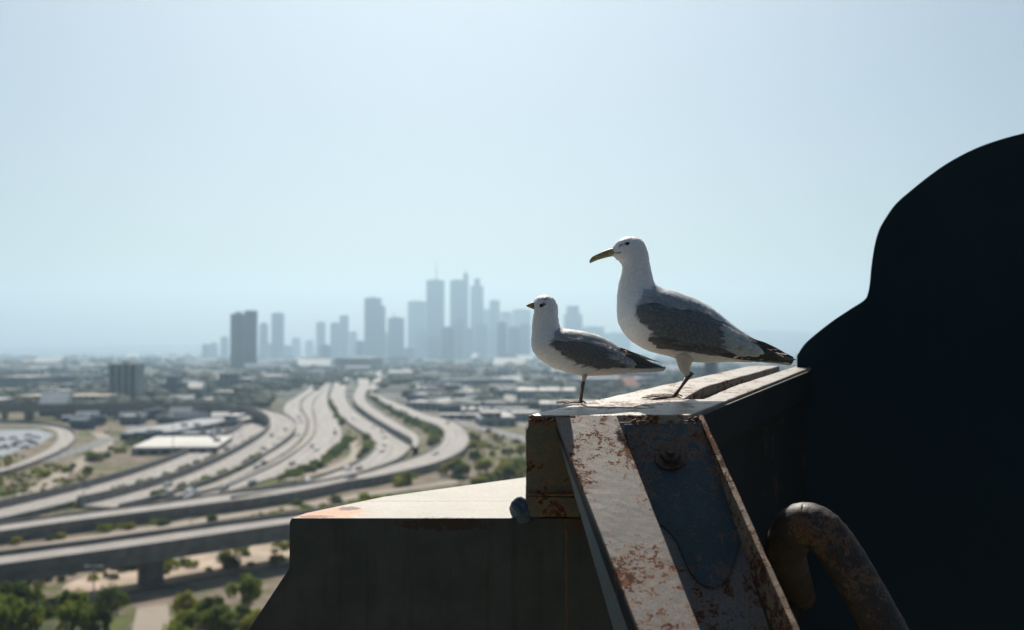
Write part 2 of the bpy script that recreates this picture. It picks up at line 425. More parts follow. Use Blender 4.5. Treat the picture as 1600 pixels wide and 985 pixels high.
LEAF = [leaf_mat('leaves_green', (.06, .10, .02), (.20, .225, .035)), leaf_mat('leaves_dark', (.035, .06, .02), (.08, .11, .03)), leaf_mat('leaves_olive', (.12, .13, .035), (.26, .24, .05))]
LEAFFAR = simple('far_leaves', (.018, .035, .028), (.04, .06, .032), .02)
BARK = simple('bark', (.10, .075, .055), (.16, .12, .09), 3)
def crown_mesh(rad, height, z0, n_leaf, n_clump, leaf, r):
    vs, fs = [], []
    clumps = []
    for _ in range(n_clump):
        th = r.uniform(0, 6.283); ph = r.uniform(-.5, 1.2); q = r.uniform(.35, 1) ** .6
        clumps.append((Vector((math.cos(th) * math.cos(ph) * rad * q * .8, math.sin(th) * math.cos(ph) * rad * q * .8, z0 + height * (.38 + .42 * math.sin(ph) * q))), rad * r.uniform(.22, .42)))
    for i in range(n_leaf):
        c, cr = clumps[r.randrange(n_clump)]
        d = Vector((r.gauss(0, 1), r.gauss(0, 1), r.gauss(0, 1))).normalized()
        p = c + d * cr * r.uniform(.55, 1.05)
        nn = (d + Vector((r.gauss(0, .5), r.gauss(0, .5), r.gauss(0, .5) + .3))).normalized()
        a = nn.orthogonal().normalized(); b = nn.cross(a); s = leaf * r.uniform(.6, 1.3)
        k = len(vs); vs += [p - a * s, p - b * s * .6, p + a * s, p + b * s * .6]; fs.append((k, k + 1, k + 2, k + 3))
    return vs, fs
def make_tree(kind, n_leaf, leaf, seed, low=False):
    r = random.Random(seed)
    root = empty('tree' if not low else 'shrub', (0, 0, 0), 'x', 'tree' if not low else 'shrub')
    rad, hh, z0 = (1.0, 1.7, .45) if not low else (1.0, 1.15, .05)
    vs, fs = crown_mesh(rad, hh, z0, n_leaf, 16, leaf, r)
    mesh('crown' if not low else 'foliage', vs, fs, LEAF[kind], root)
    tv, tf = tube([Vector((0, 0, -.05)), Vector((.03, .02, z0 + .2)), Vector((.0, .05, z0 + hh * .6))], [.10, .075, .03], 7)
    for k in range(4):
        th = k * 1.7 + r.random(); a, b = tube([Vector((.02, .02, z0 + .15)), Vector((math.cos(th) * .5, math.sin(th) * .5, z0 + hh * .5))], [.04, .015], 5)
        q = len(tv); tv += a; tf += [tuple(x + q for x in f) for f in b]
    mesh('trunk' if not low else 'stem', tv, tf, BARK, root)
    return root
protos = {('tree', 0): make_tree(0, 2600, .075, 1), ('tree', 1): make_tree(1, 2600, .075, 2), ('tree', 2): make_tree(2, 2200, .075, 3),
          ('shrub', 0): make_tree(0, 1500, .08, 4, True), ('shrub', 1): make_tree(1, 1500, .08, 5, True), ('shrub', 2): make_tree(2, 1500, .08, 6, True)}
used = set()
KN = {0: 'green', 1: 'dark green', 2: 'olive'}
def put(sort, kind, p, size, where, group, h=1.0):
    src = protos[(sort, kind)]
    lab = f'{KN[kind]} leafy {"tree" if sort == "tree" else "round shrub"} {where}'
    gp = group + ', ' + KN[kind]
    sc = (size * rnd.uniform(.85, 1.15), size * rnd.uniform(.85, 1.15), size * h * rnd.uniform(.85, 1.1))
    rz = rnd.uniform(0, 6.28)
    if (sort, kind) not in used:
        used.add((sort, kind)); src.location = p; src.rotation_euler = (0, 0, rz); src.scale = sc; src['label'] = lab; src['group'] = gp
        return src
    return dup(src, p, rz, sc, lab, gp)
def near_road(p, m_=3):
    for x, y, w_ in ROADPTS:
        if abs(p.x - x) < 60 and abs(p.y - y) < 60:
            if (p.x - x) ** 2 + (p.y - y) ** 2 < (w_ / 2 + m_) ** 2: return True
    return False
# single trees named one by one
for (sort, k, u, v, s, lab) in [
    ('tree', 0, 381, 962, 3.5, 'largest rounded green tree beside the flared parapet edge below the near bridge'),
    ('shrub', 1, 361, 887, 2.6, 'single dark bush standing on the pale bare soil past the near bridge'),
    ('tree', 1, 18, 975, 4.2, 'dark green tree cut by the picture corner below the near bridge'),
    ('tree', 0, 42, 935, 3.6, 'green tree at the foot of the near bridge close to its cut-off start'),
    ('tree', 1, 168, 988, 3.8, 'dark rounded tree just before the pale footpath below the bridge'),
    ('tree', 0, 112, 990, 3.4, 'green tree between the corner trees and the pale footpath tree')]:
    o = put(sort, k, G(u, v), s, '', 'x'); o['label'] = lab; o['group'] = 'trees below the near bridge'
for i in range(22):
    u = rnd.uniform(265, 420); v = rnd.uniform(962, 1010)
    put('tree' if i % 3 == 0 else 'shrub', rnd.choice((0, 0, 2, 1)), G(u, v), rnd.uniform(1.6, 2.9), 'in the thicket between footpath and parapet edge', 'thicket below the near bridge')
for i in range(14):
    u = rnd.choice((rnd.uniform(-30, 60), rnd.uniform(80, 205))); v = rnd.uniform(940 if u < 60 else 985, 1010)
    put('tree', rnd.choice((0, 1, 1)), G(u, v), rnd.uniform(2.2, 3.4), 'in the dark grove in the bottom corner', 'grove in the bottom corner')
for i in range(46):
    u = rnd.uniform(60, 450); v = 905 - (u - 60) * .085 + rnd.uniform(-16, 12)
    if near_road(G(u, v), 2) and v < 850: continue
    put('shrub', rnd.choice((0, 1, 1, 2)), G(u, v), rnd.uniform(.8, 1.9), 'scattered on the bare soil beyond the near bridge', 'bushes past the near bridge')
n = 0
while n < 34:                      # strip between bridge and motorway
    u = rnd.uniform(0, 620); v = 846 - u * .10 + rnd.uniform(-9, 8)
    if near_road(G(u, v), 1.5): n += .2; continue
    put('shrub', rnd.choice((0, 2, 0, 1)), G(u, v), rnd.uniform(1.0, 2.2), 'in the strip between near bridge and motorway', 'shrubs between bridge and motorway'); n += 1
n = 0
while n < 66:                      # green slope right of the ramp
    u = rnd.uniform(600, 850); v = rnd.uniform(662, 768)
    if v > 768 - (u - 600) * .07 or v < 672 + (u - 735) * .2: continue
    if near_road(G(u, v), 3): n += .1; continue
    put(rnd.choice(('tree', 'shrub')), rnd.choice((0, 2, 2, 1)), G(u, v), rnd.uniform(1.8, 4.0), 'on the green slope outside the sweeping ramp', 'trees outside the sweeping ramp', .8); n += 1
def along(line, off, t0, t1, cnt, smin, smax, where, group, kinds=(0, 1, 1)):
    L = [p for p in line if t0 <= p.y <= t1]
    for i in range(cnt):
        j = rnd.randrange(1, len(L) - 1); t = (L[j + 1] - L[j - 1]).normalized(); nn = Vector((-t.y, t.x, 0))
        p = L[j] + nn * (off + rnd.uniform(-2.5, 2.5)); p.z = 0
        if near_road(p, 1.0): continue
        put('shrub', rnd.choice(kinds), p, rnd.uniform(smin, smax), where, group)
def cw(*q): return [(q[i] / 2.317, 560 + q[i + 1] / 2.317) for i in range(0, len(q), 2)]
def hedge(px, cnt, jit, smin, smax, where, group, kinds=(1, 1, 0)):
    L = [Vector(q) for q in catmull([tuple(G(u, v)) for u, v in px], 20)]
    for i in range(cnt):
        p = L[rnd.randrange(len(L))] + Vector((rnd.uniform(-jit, jit), rnd.uniform(-jit * 3, jit * 3), 0)); p.z = 0
        put('shrub', rnd.choice(kinds), p, rnd.uniform(smin, smax), where, group)
W1 = 'in the median hedge between the two motorway curves'
hedge(cc(398,240,425,300,468,370,486,440,470,490,410,545,300,612,150,662), 62, 1.6, 1.6, 3.0, W1, 'median shrubs of the motorway')
hedge(cc(575,432,612,470,605,515,560,548), 14, 1.2, 1.6, 2.8, W1, 'median shrubs of the motorway')
hedge(cc(615,215,700,272,790,318,860,362,930,392,985,432,960,470), 56, 2.5, 2.0, 3.6, 'inside the bend of the sweeping ramp', 'shrubs inside the ramp bend')
hedge(cw(948,262,905,305,820,345,700,395,600,440,500,470,400,500), 40, 1.2, 1.2, 2.3, 'between the two long curved ramps', 'shrubs between the curved ramps')
hedge(cw(1030,300,960,345,880,395,760,445,640,485,560,505), 34, 1.2, 1.2, 2.3, 'between curved ramp and motorway', 'shrubs between curved ramp and motorway')
hedge(cw(470,320,400,340,330,370,260,400,200,440), 20, 6, 1.4, 3.2, 'on the rough ground before the long white warehouse', 'shrubs before the white warehouse')

# ------------------------------------------------------------- buildings
def facade(name, wall, glass, sx, sz, wx=.6, wz=.55):
    m = M_(name, .6, spec=.3)
    geo = m.n('ShaderNodeNewGeometry')
    x, y, z = m.xyz('Object')
    ax = m.math('ABSOLUTE', m.xyz('Normal')[0])
    sel = m.math('GREATER_THAN', ax, .7)
    h = m.math('ADD', m.math('MULTIPLY', x, m.math('SUBTRACT', 1, sel)), m.math('MULTIPLY', y, sel))
    win = m.math('MULTIPLY', m.math('LESS_THAN', m.math('FRACT', m.math('DIVIDE', m.math('ADD', h, 1000), sx)), wx), m.math('LESS_THAN', m.math('FRACT', m.math('DIVIDE', z, sz)), wz))
    wc = m.mix(m.ramp(m.noise(.15, 4), [(.35, 0.), (.65, 1.)]), wall, tuple(q * .8 for q in wall))
    m.color(m.mix(win, wc, glass)); return m.m
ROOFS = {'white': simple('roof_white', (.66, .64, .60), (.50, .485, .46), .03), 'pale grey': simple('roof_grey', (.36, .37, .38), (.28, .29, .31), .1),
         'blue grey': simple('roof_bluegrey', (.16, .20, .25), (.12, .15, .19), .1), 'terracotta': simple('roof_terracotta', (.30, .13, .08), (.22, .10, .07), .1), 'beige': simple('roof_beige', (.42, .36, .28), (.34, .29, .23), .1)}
WALLS = {'white': facade('wall_white', (.30, .31, .33), (.03, .05, .08), 5, 4), 'pale grey': facade('wall_grey', (.16, .18, .21), (.03, .05, .08), 6, 4),  # walls darker and bluer than their roofs: shade put into the colour
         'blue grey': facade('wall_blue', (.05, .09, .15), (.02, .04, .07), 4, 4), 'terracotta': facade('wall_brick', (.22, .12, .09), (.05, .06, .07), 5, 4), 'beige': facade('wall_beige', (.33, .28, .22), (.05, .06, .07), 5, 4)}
def low_building(col, shape, L, W, hh):
    """returns root with wall and roof parts"""
    root = empty('house' if shape == 'gable' else 'low_building', (0, 0, 0), 'x', 'building')
    bm = bmesh.new(); box_bm(bm, -L/2, L/2, -W/2, W/2, -.3, hh)
    if shape == 'step': box_bm(bm, -L/2 + L*.1, L*.12, -W/2 + W*.15, W/2 - W*.2, hh + .01, hh * 1.5)
    frombm('wall', bm, WALLS[col], root)
    bm = bmesh.new()
    if shape == 'gable':
        ov = .5
        vs = [bm.verts.new(p) for p in ((-L/2-ov,-W/2-ov,hh),(L/2+ov,-W/2-ov,hh),(L/2+ov,W/2+ov,hh),(-L/2-ov,W/2+ov,hh),(-L/2-ov,0,hh+W*.22),(L/2+ov,0,hh+W*.22))]
        for f in ((0,1,5,4),(2,3,4,5),(0,4,3),(1,2,5),(3,2,1,0)): bm.faces.new([vs[i] for i in f])
    else:
        box_bm(bm, -L/2-.3, L/2+.3, -W/2-.3, W/2+.3, hh, hh + .8) if shape != 'step' else box_bm(bm, L*.12+.1, L/2+.3, -W/2-.3, W/2+.3, hh, hh + .6)
        if shape == 'step': box_bm(bm, -L/2 + L*.1-.2, L*.12+.1, -W/2 + W*.15-.2, W/2 - W*.2+.2, hh*1.5, hh * 1.5 + .6)
    rf = frombm('roof', bm, ROOFS[col], root)
    if shape == 'flat':
        r = random.Random(int(L * 13 + W))
        for _ in range(2):
            bm = bmesh.new(); x = r.uniform(-L*.38, L*.38); y = r.uniform(-W*.35, W*.35); box_bm(bm, x, x + 3, y, y + 2.4, hh + .8, hh + 2.2)
            frombm('roof_unit', bm, ROOFS['pale grey'], rf)
    return root
BL = {}
def build(col, shape, p, L, W, hh, rz, label, group):
    key = (col, shape, round(L / 15), round(W / 15))
    if key not in BL:
        o = low_building(col, shape, L, W, hh); o.location = p; o.rotation_euler = (0, 0, rz); tag(o, label, 'building', group); BL[key] = (o, L, W, hh); return o
    src, l0, w0, h0 = BL[key]
    return dup(src, p, rz, (L / l0, W / w0, hh / h0), label, group)
# ones that can be picked out in the photograph: u0,u1 at base, v base, height m, depth m
PICK = [
 ('white', 'flat', 193, 322, 711, 2.6, 60, 'long white flat roofed warehouse beside the curved ramp'),
 ('pale grey', 'flat', 200, 268, 689, 3, 120, 'pale grey shed roof just beyond the long white warehouse'),
 ('white', 'step', 345, 384, 668, 4, 30, 'small white building tucked inside the bend of the curved ramp'),
 ('white', 'flat', 0, 50, 606, 12, 60, 'white factory with blue shaded front at the picture edge'),
 ('blue grey', 'flat', 70, 140, 600, 10, 60, 'blue grey shed between the white factory and the striped tower block'),
 ('pale grey', 'step', 332, 390, 610, 12, 50, 'pale stepped hall below the lone dark tower'),
 ('white', 'flat', 405, 440, 600, 8, 60, 'white flat hall to one side of the lone dark tower, near the toll lanes'),
 ('blue grey', 'step', 254, 286, 618, 12, 30, 'dark blue grey apartment slab beside the striped tower block'),
 ('white', 'gable', 290, 312, 620, 8, 25, 'small bright white gabled house right beside the dark slab'),
 ('terracotta', 'flat', 688, 728, 582, 9, 90, 'reddish brown hall at the foot of the skyline towers'),
 ('white', 'flat', 810, 902, 628, 9, 70, 'large warehouse with white roof and blue shaded front behind the small gull'),
 ('blue grey', 'flat', 730, 800, 606, 9, 60, 'long blue grey shed with pale roof beyond the yard'),
 ('white', 'step', 745, 800, 667, 5, 30, 'white shed group beside the straight side road'),
 ('white', 'flat', 720, 752, 653, 5, 25, 'small white depot at the near end of the yard'),
 ('beige', 'flat', 20, 160, 632, 6, 50, 'long beige low building just behind the elevated ramp'),
 ('pale grey', 'flat', 900, 1010, 606, 10, 80, 'grey warehouse seen between the two gulls'),
 ('white', 'flat', 845, 940, 648, 7, 40, 'white roofed depot behind the thin leg of the small gull'),
]
BPOS = []
for col, shp, u0, u1, v, hh, dep, lab in PICK:
    a, b = G(u0, v), G(u1, v); c = (a + b) / 2; c.y += dep / 2
    build(col, shp, c, (b - a).length, dep, hh, rnd.uniform(-.15, .15), lab, None)
    BPOS.append((c.x, c.y, (b - a).length * .6 + dep * .3))
def region(u, v):
    if v < 572: return 'far off below the skyline'
    if v < 604: return ('beyond the elevated ramp' if u < 430 else 'beyond the toll lanes' if u < 640 else 'in the district behind the gulls')
    return ('near the elevated ramp' if u < 430 else 'beside the motorway bends' if u < 640 else 'by the straight side road')
cnt = 0; tries = 0
while cnt < 232 and tries < 6000:
    tries += 1
    v = 553 + 110 * rnd.random() ** 1.7; u = rnd.uniform(-40, 1240)
    if v > 612 and 400 < u < 690: continue
    if 150 < u < 262 and v > 568: continue
    if 345 < u < 405 and v > 572 and v < 600: continue
    if v > 632 and u > 420: continue
    if rnd.random() < .25 and v > 600: continue
    p = G(u, v)
    if near_road(p, 30): continue
    sc = 1 + (v < 580) * .8
    shp = rnd.choice(('flat', 'flat', 'step', 'gable')); L = rnd.choice((15, 30, 45)) * sc * rnd.uniform(.9, 1.1); W = rnd.choice((20, 45)) * sc * rnd.uniform(.9, 1.1)
    if v > 625: L, W = L * .6, W * .8
    if any(abs(p.x - x) < rr + L * .5 and abs(p.y - y) < rr + W * .6 for x, y, rr in BPOS): continue
    col = rnd.choice(('white', 'white', 'white', 'white', 'pale grey', 'pale grey', 'blue grey', 'blue grey', 'beige', 'terracotta')); hh = rnd.uniform(3.5, 8) if (rnd.random() < .88 or u < 430) else rnd.uniform(12, 26)
    BPOS.append((p.x, p.y, max(L, W) * .6))
    sh = {'flat': 'flat roofed block', 'step': 'stepped block', 'gable': 'pitched roof house'}[shp]
    reg = region(u, v)
    build(col, shp, p, L, W, hh, rnd.uniform(-.4, .4), f'{col} {sh} {reg}', f'{col} {sh}s {reg}'); cnt += 1

for (ua, ub, va, vb, num, where) in ((100, 395, 646, 690, 30, 'on the rough ground inside the ramp bend'), (650, 835, 603, 664, 30, 'in the yard district by the straight side road')):
    k = 0; tr = 0
    while k < num and tr < 900:
        tr += 1
        p = G(rnd.uniform(ua, ub), rnd.uniform(va, vb))
        if near_road(p, 8) or any(abs(p.x - x) < rr + 8 and abs(p.y - y) < rr + 8 for x, y, rr in BPOS): continue
        L, W = (rnd.uniform(9, 17), rnd.uniform(6, 12)) if ua == 100 else (rnd.uniform(14, 34), rnd.uniform(10, 24))
        col = rnd.choice(('white', 'blue grey', 'blue grey', 'pale grey') if ua == 100 else ('white', 'white', 'blue grey', 'pale grey'))
        BPOS.append((p.x, p.y, max(L, W) * .6)); k += 1
        build(col, rnd.choice(('flat', 'gable')) if ua == 100 else 'flat', p, L, W, rnd.uniform(3, 5.5), rnd.uniform(-.5, .5), f'small {col} shed {where}', f'small {col} sheds {where}')

# ------------------------------------------------------------------ towers
TW = [facade('tower_blue', (.03, .11, .19), (.012, .065, .12), 9, 12, .62, .6), facade('tower_pale', (.12, .18, .25), (.04, .10, .17), 10, 14, .5, .6), facade('tower_dark', (.012, .065, .105), (.006, .032, .058), 6, 7, .7, .6)]  # blue of the distant haze is put into the tower colours
CROWN = simple('tower_top', (.07, .12, .16), (.05, .09, .13), .1)
def tower(u0, u1, vt, d, label, mat=0, extra=(), depth=None, mast=None, name='tower'):
    if d > 3400: d *= 1.35
    X0, X1 = (u0 - 800) / F * d, (u1 - 800) / F * d
    hh = H + (HOR - vt) / F * d; cx = (X0 + X1) / 2; wd = X1 - X0; dp = depth or wd * .9
    root = empty(name, (cx, d + dp / 2, 0), label, 'tower')
    bm = bmesh.new(); box_bm(bm, -wd / 2, wd / 2, -dp / 2, dp / 2, -.5, hh - 2.5)
    frombm('wall', bm, TW[mat], root)
    bm = bmesh.new(); box_bm(bm, -wd / 2 - .8, wd / 2 + .8, -dp / 2 - .8, dp / 2 + .8, hh - 2.5, hh)
    box_bm(bm, -wd * .25, wd * .2, -dp * .2, dp * .2, hh + .01, hh + 5)
    rf = frombm('roof', bm, CROWN, root)
    for (a0, a1, vt2) in extra:
        x0, x1 = (a0 - 800) / F * d - cx, (a1 - 800) / F * d - cx; h2 = H + (HOR - vt2) / F * d
        bm = bmesh.new(); box_bm(bm, x0, x1, -dp / 2 + 2.2, dp / 2 - 2.2, -.5 if (h2 < hh or a0 >= u1) else hh + .02, h2)
        frombm('wing' if (h2 < hh or a0 >= u1) else 'upper_storeys', bm, TW[mat], root)
    if mast:
        x = (mast[0] - 800) / F * d - cx; h2 = H + (HOR - mast[1]) / F * d
        tv, tf = tube([Vector((x, 0, hh - 1)), Vector((x, 0, (hh + h2) / 2)), Vector((x, 0, h2))], [3.4, 2.2, .8], 8)
        mesh('mast', tv, tf, CROWN, root)
    return root
tower(360, 381, 491, 2667, 'lone dark glass tower in two joined shafts standing apart from the skyline', 2, extra=((381.3, 397.5, 485.5),), depth=34)
tower(405, 417, 507, 4300, 'slim pale tower just beside the lone dark tower', 0, extra=((408, 414, 504),))
tower(424, 441, 490, 4100, 'slender blue tower standing between dark tower and skyline', 0)
tower(316, 326, 539, 4400, 'shortest of three small towers before the lone dark tower', 0)
tower(328, 338, 537, 4700, 'middle one of three small towers before the lone dark tower', 0)
tower(345, 355, 527, 4700, 'tallest of three small towers before the lone dark tower', 0)
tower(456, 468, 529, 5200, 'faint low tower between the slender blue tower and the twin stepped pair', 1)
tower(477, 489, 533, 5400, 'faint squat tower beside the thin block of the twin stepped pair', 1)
tower(494, 507, 504, 4700, 'thin block with flat top before the stepped pair', 0)
tower(516, 530, 505, 4400, 'stepped pair of joined office shafts, the higher one behind', 0, extra=((530.3, 543, 493),))
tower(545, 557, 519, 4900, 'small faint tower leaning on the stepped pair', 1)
tower(569, 594, 466, 3900, 'broad blue slab tower with lower stepped shoulder, outermost of the main skyline', 0, extra=((594.3, 600, 478),))
tower(606, 630, 497, 3900, 'darker mid height block with small stub on its roof', 0, mast=(614, 488))
tower(637, 664, 471, 4900, 'wide pale tower just before the antenna tower', 0)
tower(666, 693, 438, 4500, 'tall flat topped tower with thin antenna', 0, mast=(681, 404))
tower(703, 731, 438, 4600, 'tallest twin shaft tower with spire on one corner', 0, extra=((724, 730.9, 427),), mast=(727.5, 418))
tower(735, 755, 447, 4900, 'tapering tower with small crown next to the spire tower', 0, extra=((741, 750, 435),))
tower(765, 781, 470, 5000, 'square topped tower beyond the crowned tower', 0)
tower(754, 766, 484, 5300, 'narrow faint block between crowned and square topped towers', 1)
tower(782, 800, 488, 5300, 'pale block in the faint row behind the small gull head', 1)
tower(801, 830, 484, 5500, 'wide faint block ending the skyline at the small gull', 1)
tower(882, 910, 491, 4800, 'stepped tower standing alone between the two gulls', 0, extra=((886, 905, 478), ), mast=None)
tower(912, 944, 511, 5300, 'long low block in the haze between the two gulls', 0)
tower(944, 985, 521, 5600, 'lowest long block in the haze behind the large gull breast', 0)
tower(630, 648, 545, 3700, 'small domed pale building at the foot of the skyline', 1)
low = [(690,710,512),(712,724,500),(726,741,515),(743,762,508),(764,776,516),(777,792,505),(794,812,512),(812,828,508),(650,668,520),(600,612,528),(556,568,534),(838,860,520),(862,880,528),(408,428,538),(440,455,541),(500,515,540),(668,688,528),(584,604,520)]
place = ['under the antenna tower', 'under the spire tower', 'before the crowned tower', 'below the square topped tower']
for i, (a, b, t) in enumerate(low):
    lab = f'{"pale" if i % 2 else "grey"} mid rise block in the crowded foot of the skyline'
    o = tower(a, b, t, 3500 + 260 * (i % 5), lab, 1 if i % 3 else 0, name='office_block'); o['group'] = f'{"pale" if i % 2 else "grey"} mid rise blocks of the skyline'
# striped tower block close to the elevated ramp
d = 1000; root = empty('apartment_tower', ((191 - 800) / F * d, d + 12, 0), 'mid distance tower block with pale vertical stripes between dark bays', 'tower')
hh = H - (572 - HOR) / F * d + 1; wd = 42 / F * d
bm = bmesh.new(); box_bm(bm, -wd / 2 + .6, wd / 2 - .6, -9, 9, -.5, hh); frombm('wall', bm, TW[2], root)
for k in range(5):
    x = -wd / 2 + wd * k / 4; bm = bmesh.new(); box_bm(bm, x - .9, x + .9, -9.9, 9.9, -.5, hh + .9); frombm('stripe', bm, TW[1] if False else ROOFS['pale grey'], root)
bm = bmesh.new(); box_bm(bm, -wd / 2 + .9, wd / 2 - .9, -8, 8, hh + .01, hh + .7); box_bm(bm, -3, 3, -3, 3, hh + .72, hh + 3.6); frombm('roof', bm, ROOFS['white'], root)

# far woodland: uncountable tree cover among the houses
def blob(bm, c, r_, sx):
    q = bmesh.ops.create_icosphere(bm, subdivisions=1, radius=r_)
    for v in q['verts']:
        v.co = v.co * rnd.uniform(.7, 1.15); v.co.z *= .8; v.co.x *= sx; v.co += c
bm = bmesh.new(); k = 0
while k < 2900:
    v = 552 + 92 * rnd.random() ** 1.3; u = rnd.uniform(-60, 1260) if k < 1900 else rnd.uniform(1260, 2300)
    p = G(u, v)
    if noise.noise(Vector((p.x * .004, p.y * .0025, 0))) < -.12: k += .3; continue
    if near_road(p, 12) or any(abs(p.x - x) < rr and abs(p.y - y) < rr for x, y, rr in BPOS): k += .3; continue
    if 200 < u < 400 and v > 640: continue
    s = rnd.uniform(3, 6.5) * (1 + p.y / 4500); p.z = s * .5; blob(bm, p, s, rnd.uniform(1, 2)); k += 1
tag(frombm('distant_woodland', bm, LEAFFAR), kind='stuff')
bm = bmesh.new(); k = 0
while k < 2300:
    u = rnd.uniform(-40, 860) if k < 1500 else rnd.uniform(860, 1700); v = rnd.uniform(655, 860); p = G(u, v)
    if near_road(p, 1.6): k += .2; continue
    if noise.noise(Vector((p.x * .02, p.y * .012, 4))) < .02: k += .2; continue
    if u < 90 and v < 712 or 180 < u < 400 and 655 < v < 715: continue
    s = rnd.uniform(.5, 1.5); p.z = s * .35; blob(bm, p, s, 1); k += 1
tag(frombm('low_scrub', bm, LEAF[2]), kind='stuff')

# ----------------------------------------------------------------- vehicles
CP = {'white': (.7, .7, .7), 'silver': (.35, .37, .4), 'dark blue': (.02, .04, .10), 'black': (.02, .02, .022), 'grey': (.14, .145, .15)}
RUB = simple('tyre_rubber', (.02, .02, .02)); WG = M_('window_glass', .1, spec=.6); WG.color((.02, .03, .04)); WG = WG.m
carp = {}
for nme, c in CP.items():
    mt = M_('car_paint_' + nme.replace(' ', '_'), .35, spec=.5); mt.color(c)
    root = empty('car', (0, -60, 0), 'x', 'car')
    prof = [(-2.2,.35),(-2.25,.75),(-2.0,.95),(-1.1,1.0),(-.5,1.42),(.9,1.45),(1.6,1.02),(2.2,.95),(2.25,.5),(2.2,.35)]
    bm = bmesh.new(); n = len(prof)
    for s_ in (-.88, .88):
        for x, z in prof: bm.verts.new((x, s_ * (1 if z < 1.2 else .8), z))
    bm.verts.ensure_lookup_table()
    for i in range(n): bm.faces.new([bm.verts[j] for j in (i, (i + 1) % n, (i + 1) % n + n, i + n)])
    bm.faces.new([bm.verts[i] for i in range(n)]); bm.faces.new([bm.verts[n + i] for i in range(n)])
    body = frombm('body', bm, mt.m, root)
    for sy in (-1, 1):
        bm = bmesh.new(); q = [bm.verts.new(p) for p in ((-.95, sy * .885, 1.04), (-.48, sy * .73, 1.38), (.86, sy * .73, 1.40), (1.42, sy * .885, 1.05))]; bm.faces.new(q)
        frombm('window', bm, WG, root)
    for x in (-1.4, 1.4):
        for y in (-.8, .8):
            tv, tf = tube([Vector((x, y - .12, .33)), Vector((x, y + .12, .33))], [.33, .33], 12); mesh('wheel', tv, tf, RUB, root)
    carp[nme] = [root, False]
def car(col, p, rz, where):
    r, used_ = carp[col]; lab = f'{col} car {where}'; gp = f'{col} cars {where}'
    if not used_:
        carp[col][1] = True; r.location = p; r.rotation_euler = (0, 0, rz); r['label'] = lab; r['group'] = gp; return
    dup(r, p, rz, (1, 1, 1), lab, gp)
for key, where, cnt, lanes in (('R1', 'on the first motorway carriageway', 9, (-1.8, 1.8)), ('R2', 'on the second motorway carriageway', 11, (-3.6, 0, 3.6)), ('R3', 'on the third motorway carriageway', 10, (-3.6, 0, 3.6)), ('S2', 'on the curved ramp', 4, (-2, 2)), ('R5', 'on the sweeping ramp', 3, (-2, 2))):
    L = [p for p in LN[key] if 300 < p.y < 900 and p.z < 4]
    for i in range(cnt):
        j = rnd.randrange(1, len(L) - 1); t = (L[j + 1] - L[j - 1]).normalized(); nn = Vector((-t.y, t.x, 0))
        car(rnd.choice(list(CP)), L[j] + nn * rnd.choice(lanes) + Vector((0, 0, .02)), math.atan2(t.y, t.x), where)
for i in range(60):                # rows in the lot inside the bend
    row, k = divmod(i, 12); p = G(300 + k * 7, 668 + row * 4.2, .08)
    if rnd.random() < .2: continue
    car(rnd.choice(list(CP)), p, 1.5 + rnd.uniform(-.05, .05), 'parked in rows inside the ramp bend')
for i in range(12):
    p = G(rnd.uniform(0, 60), rnd.uniform(680, 702), .06); car(rnd.choice(list(CP)), p, .3, 'parked on the pale lot at the picture edge')

# -------------------------------------------------------------- street lamps
GALV = simple('galvanised_pole', (.33, .35, .37), (.27, .29, .31), 1, .5, .4)
def lamp(p, hh, label):
    root = empty('street_lamp', p, label, 'street lamp')
    tv, tf = tube([Vector((0, 0, -.3)), Vector((0, 0, hh * .5)), Vector((0, 0, hh))], [.17, .13, .09], 10); mesh('pole', tv, tf, GALV, root)
    tv, tf = tube([Vector((-1.1, 0, hh)), Vector((0, 0, hh + .1)), Vector((1.1, 0, hh))], [.06, .07, .06], 8); mesh('arm', tv, tf, GALV, root)
    for s_ in (-1, 1):
        bm = bmesh.new(); box_bm(bm, s_ * 1.15 - .45, s_ * 1.15 + .45, -.22, .22, hh - .12, hh + .16); bmesh.ops.bevel(bm, geom=bm.edges[:], offset=.05, segments=2, affect='EDGES')
        frombm('lamp_head', bm, ROOFS['pale grey'], root)
lamp(G(130, 814), 8.5, 'slim lamp post between the curved ramps and the frontage road')
lamp(G(298, 853), 6.2, 'short lamp post standing at the far edge of the near bridge')
lamp(G(270, 718), 16, 'tallest lamp mast rising in front of the long white warehouse')
lamp(G(146, 962), 8.2, 'nearest lamp post by the trees below the near bridge')
lamp(G(35, 790), 8.5, 'thin lamp post by the dirt track at the picture edge')

# ================================================================ FOREGROUND
def zt(y): return H - .19 + .065 * (y - 3.3)
O0 = Vector((.3, 3.3, H - .3))
def on_top(u, v, lift=0):
    """point of the sloping girder top on the sight line"""
    r = ray(u, v); t = (-.19 - .2145 + lift) / (r.z - .065 * r.y); return Vector((r.x * t, r.y * t, H + r.z * t))

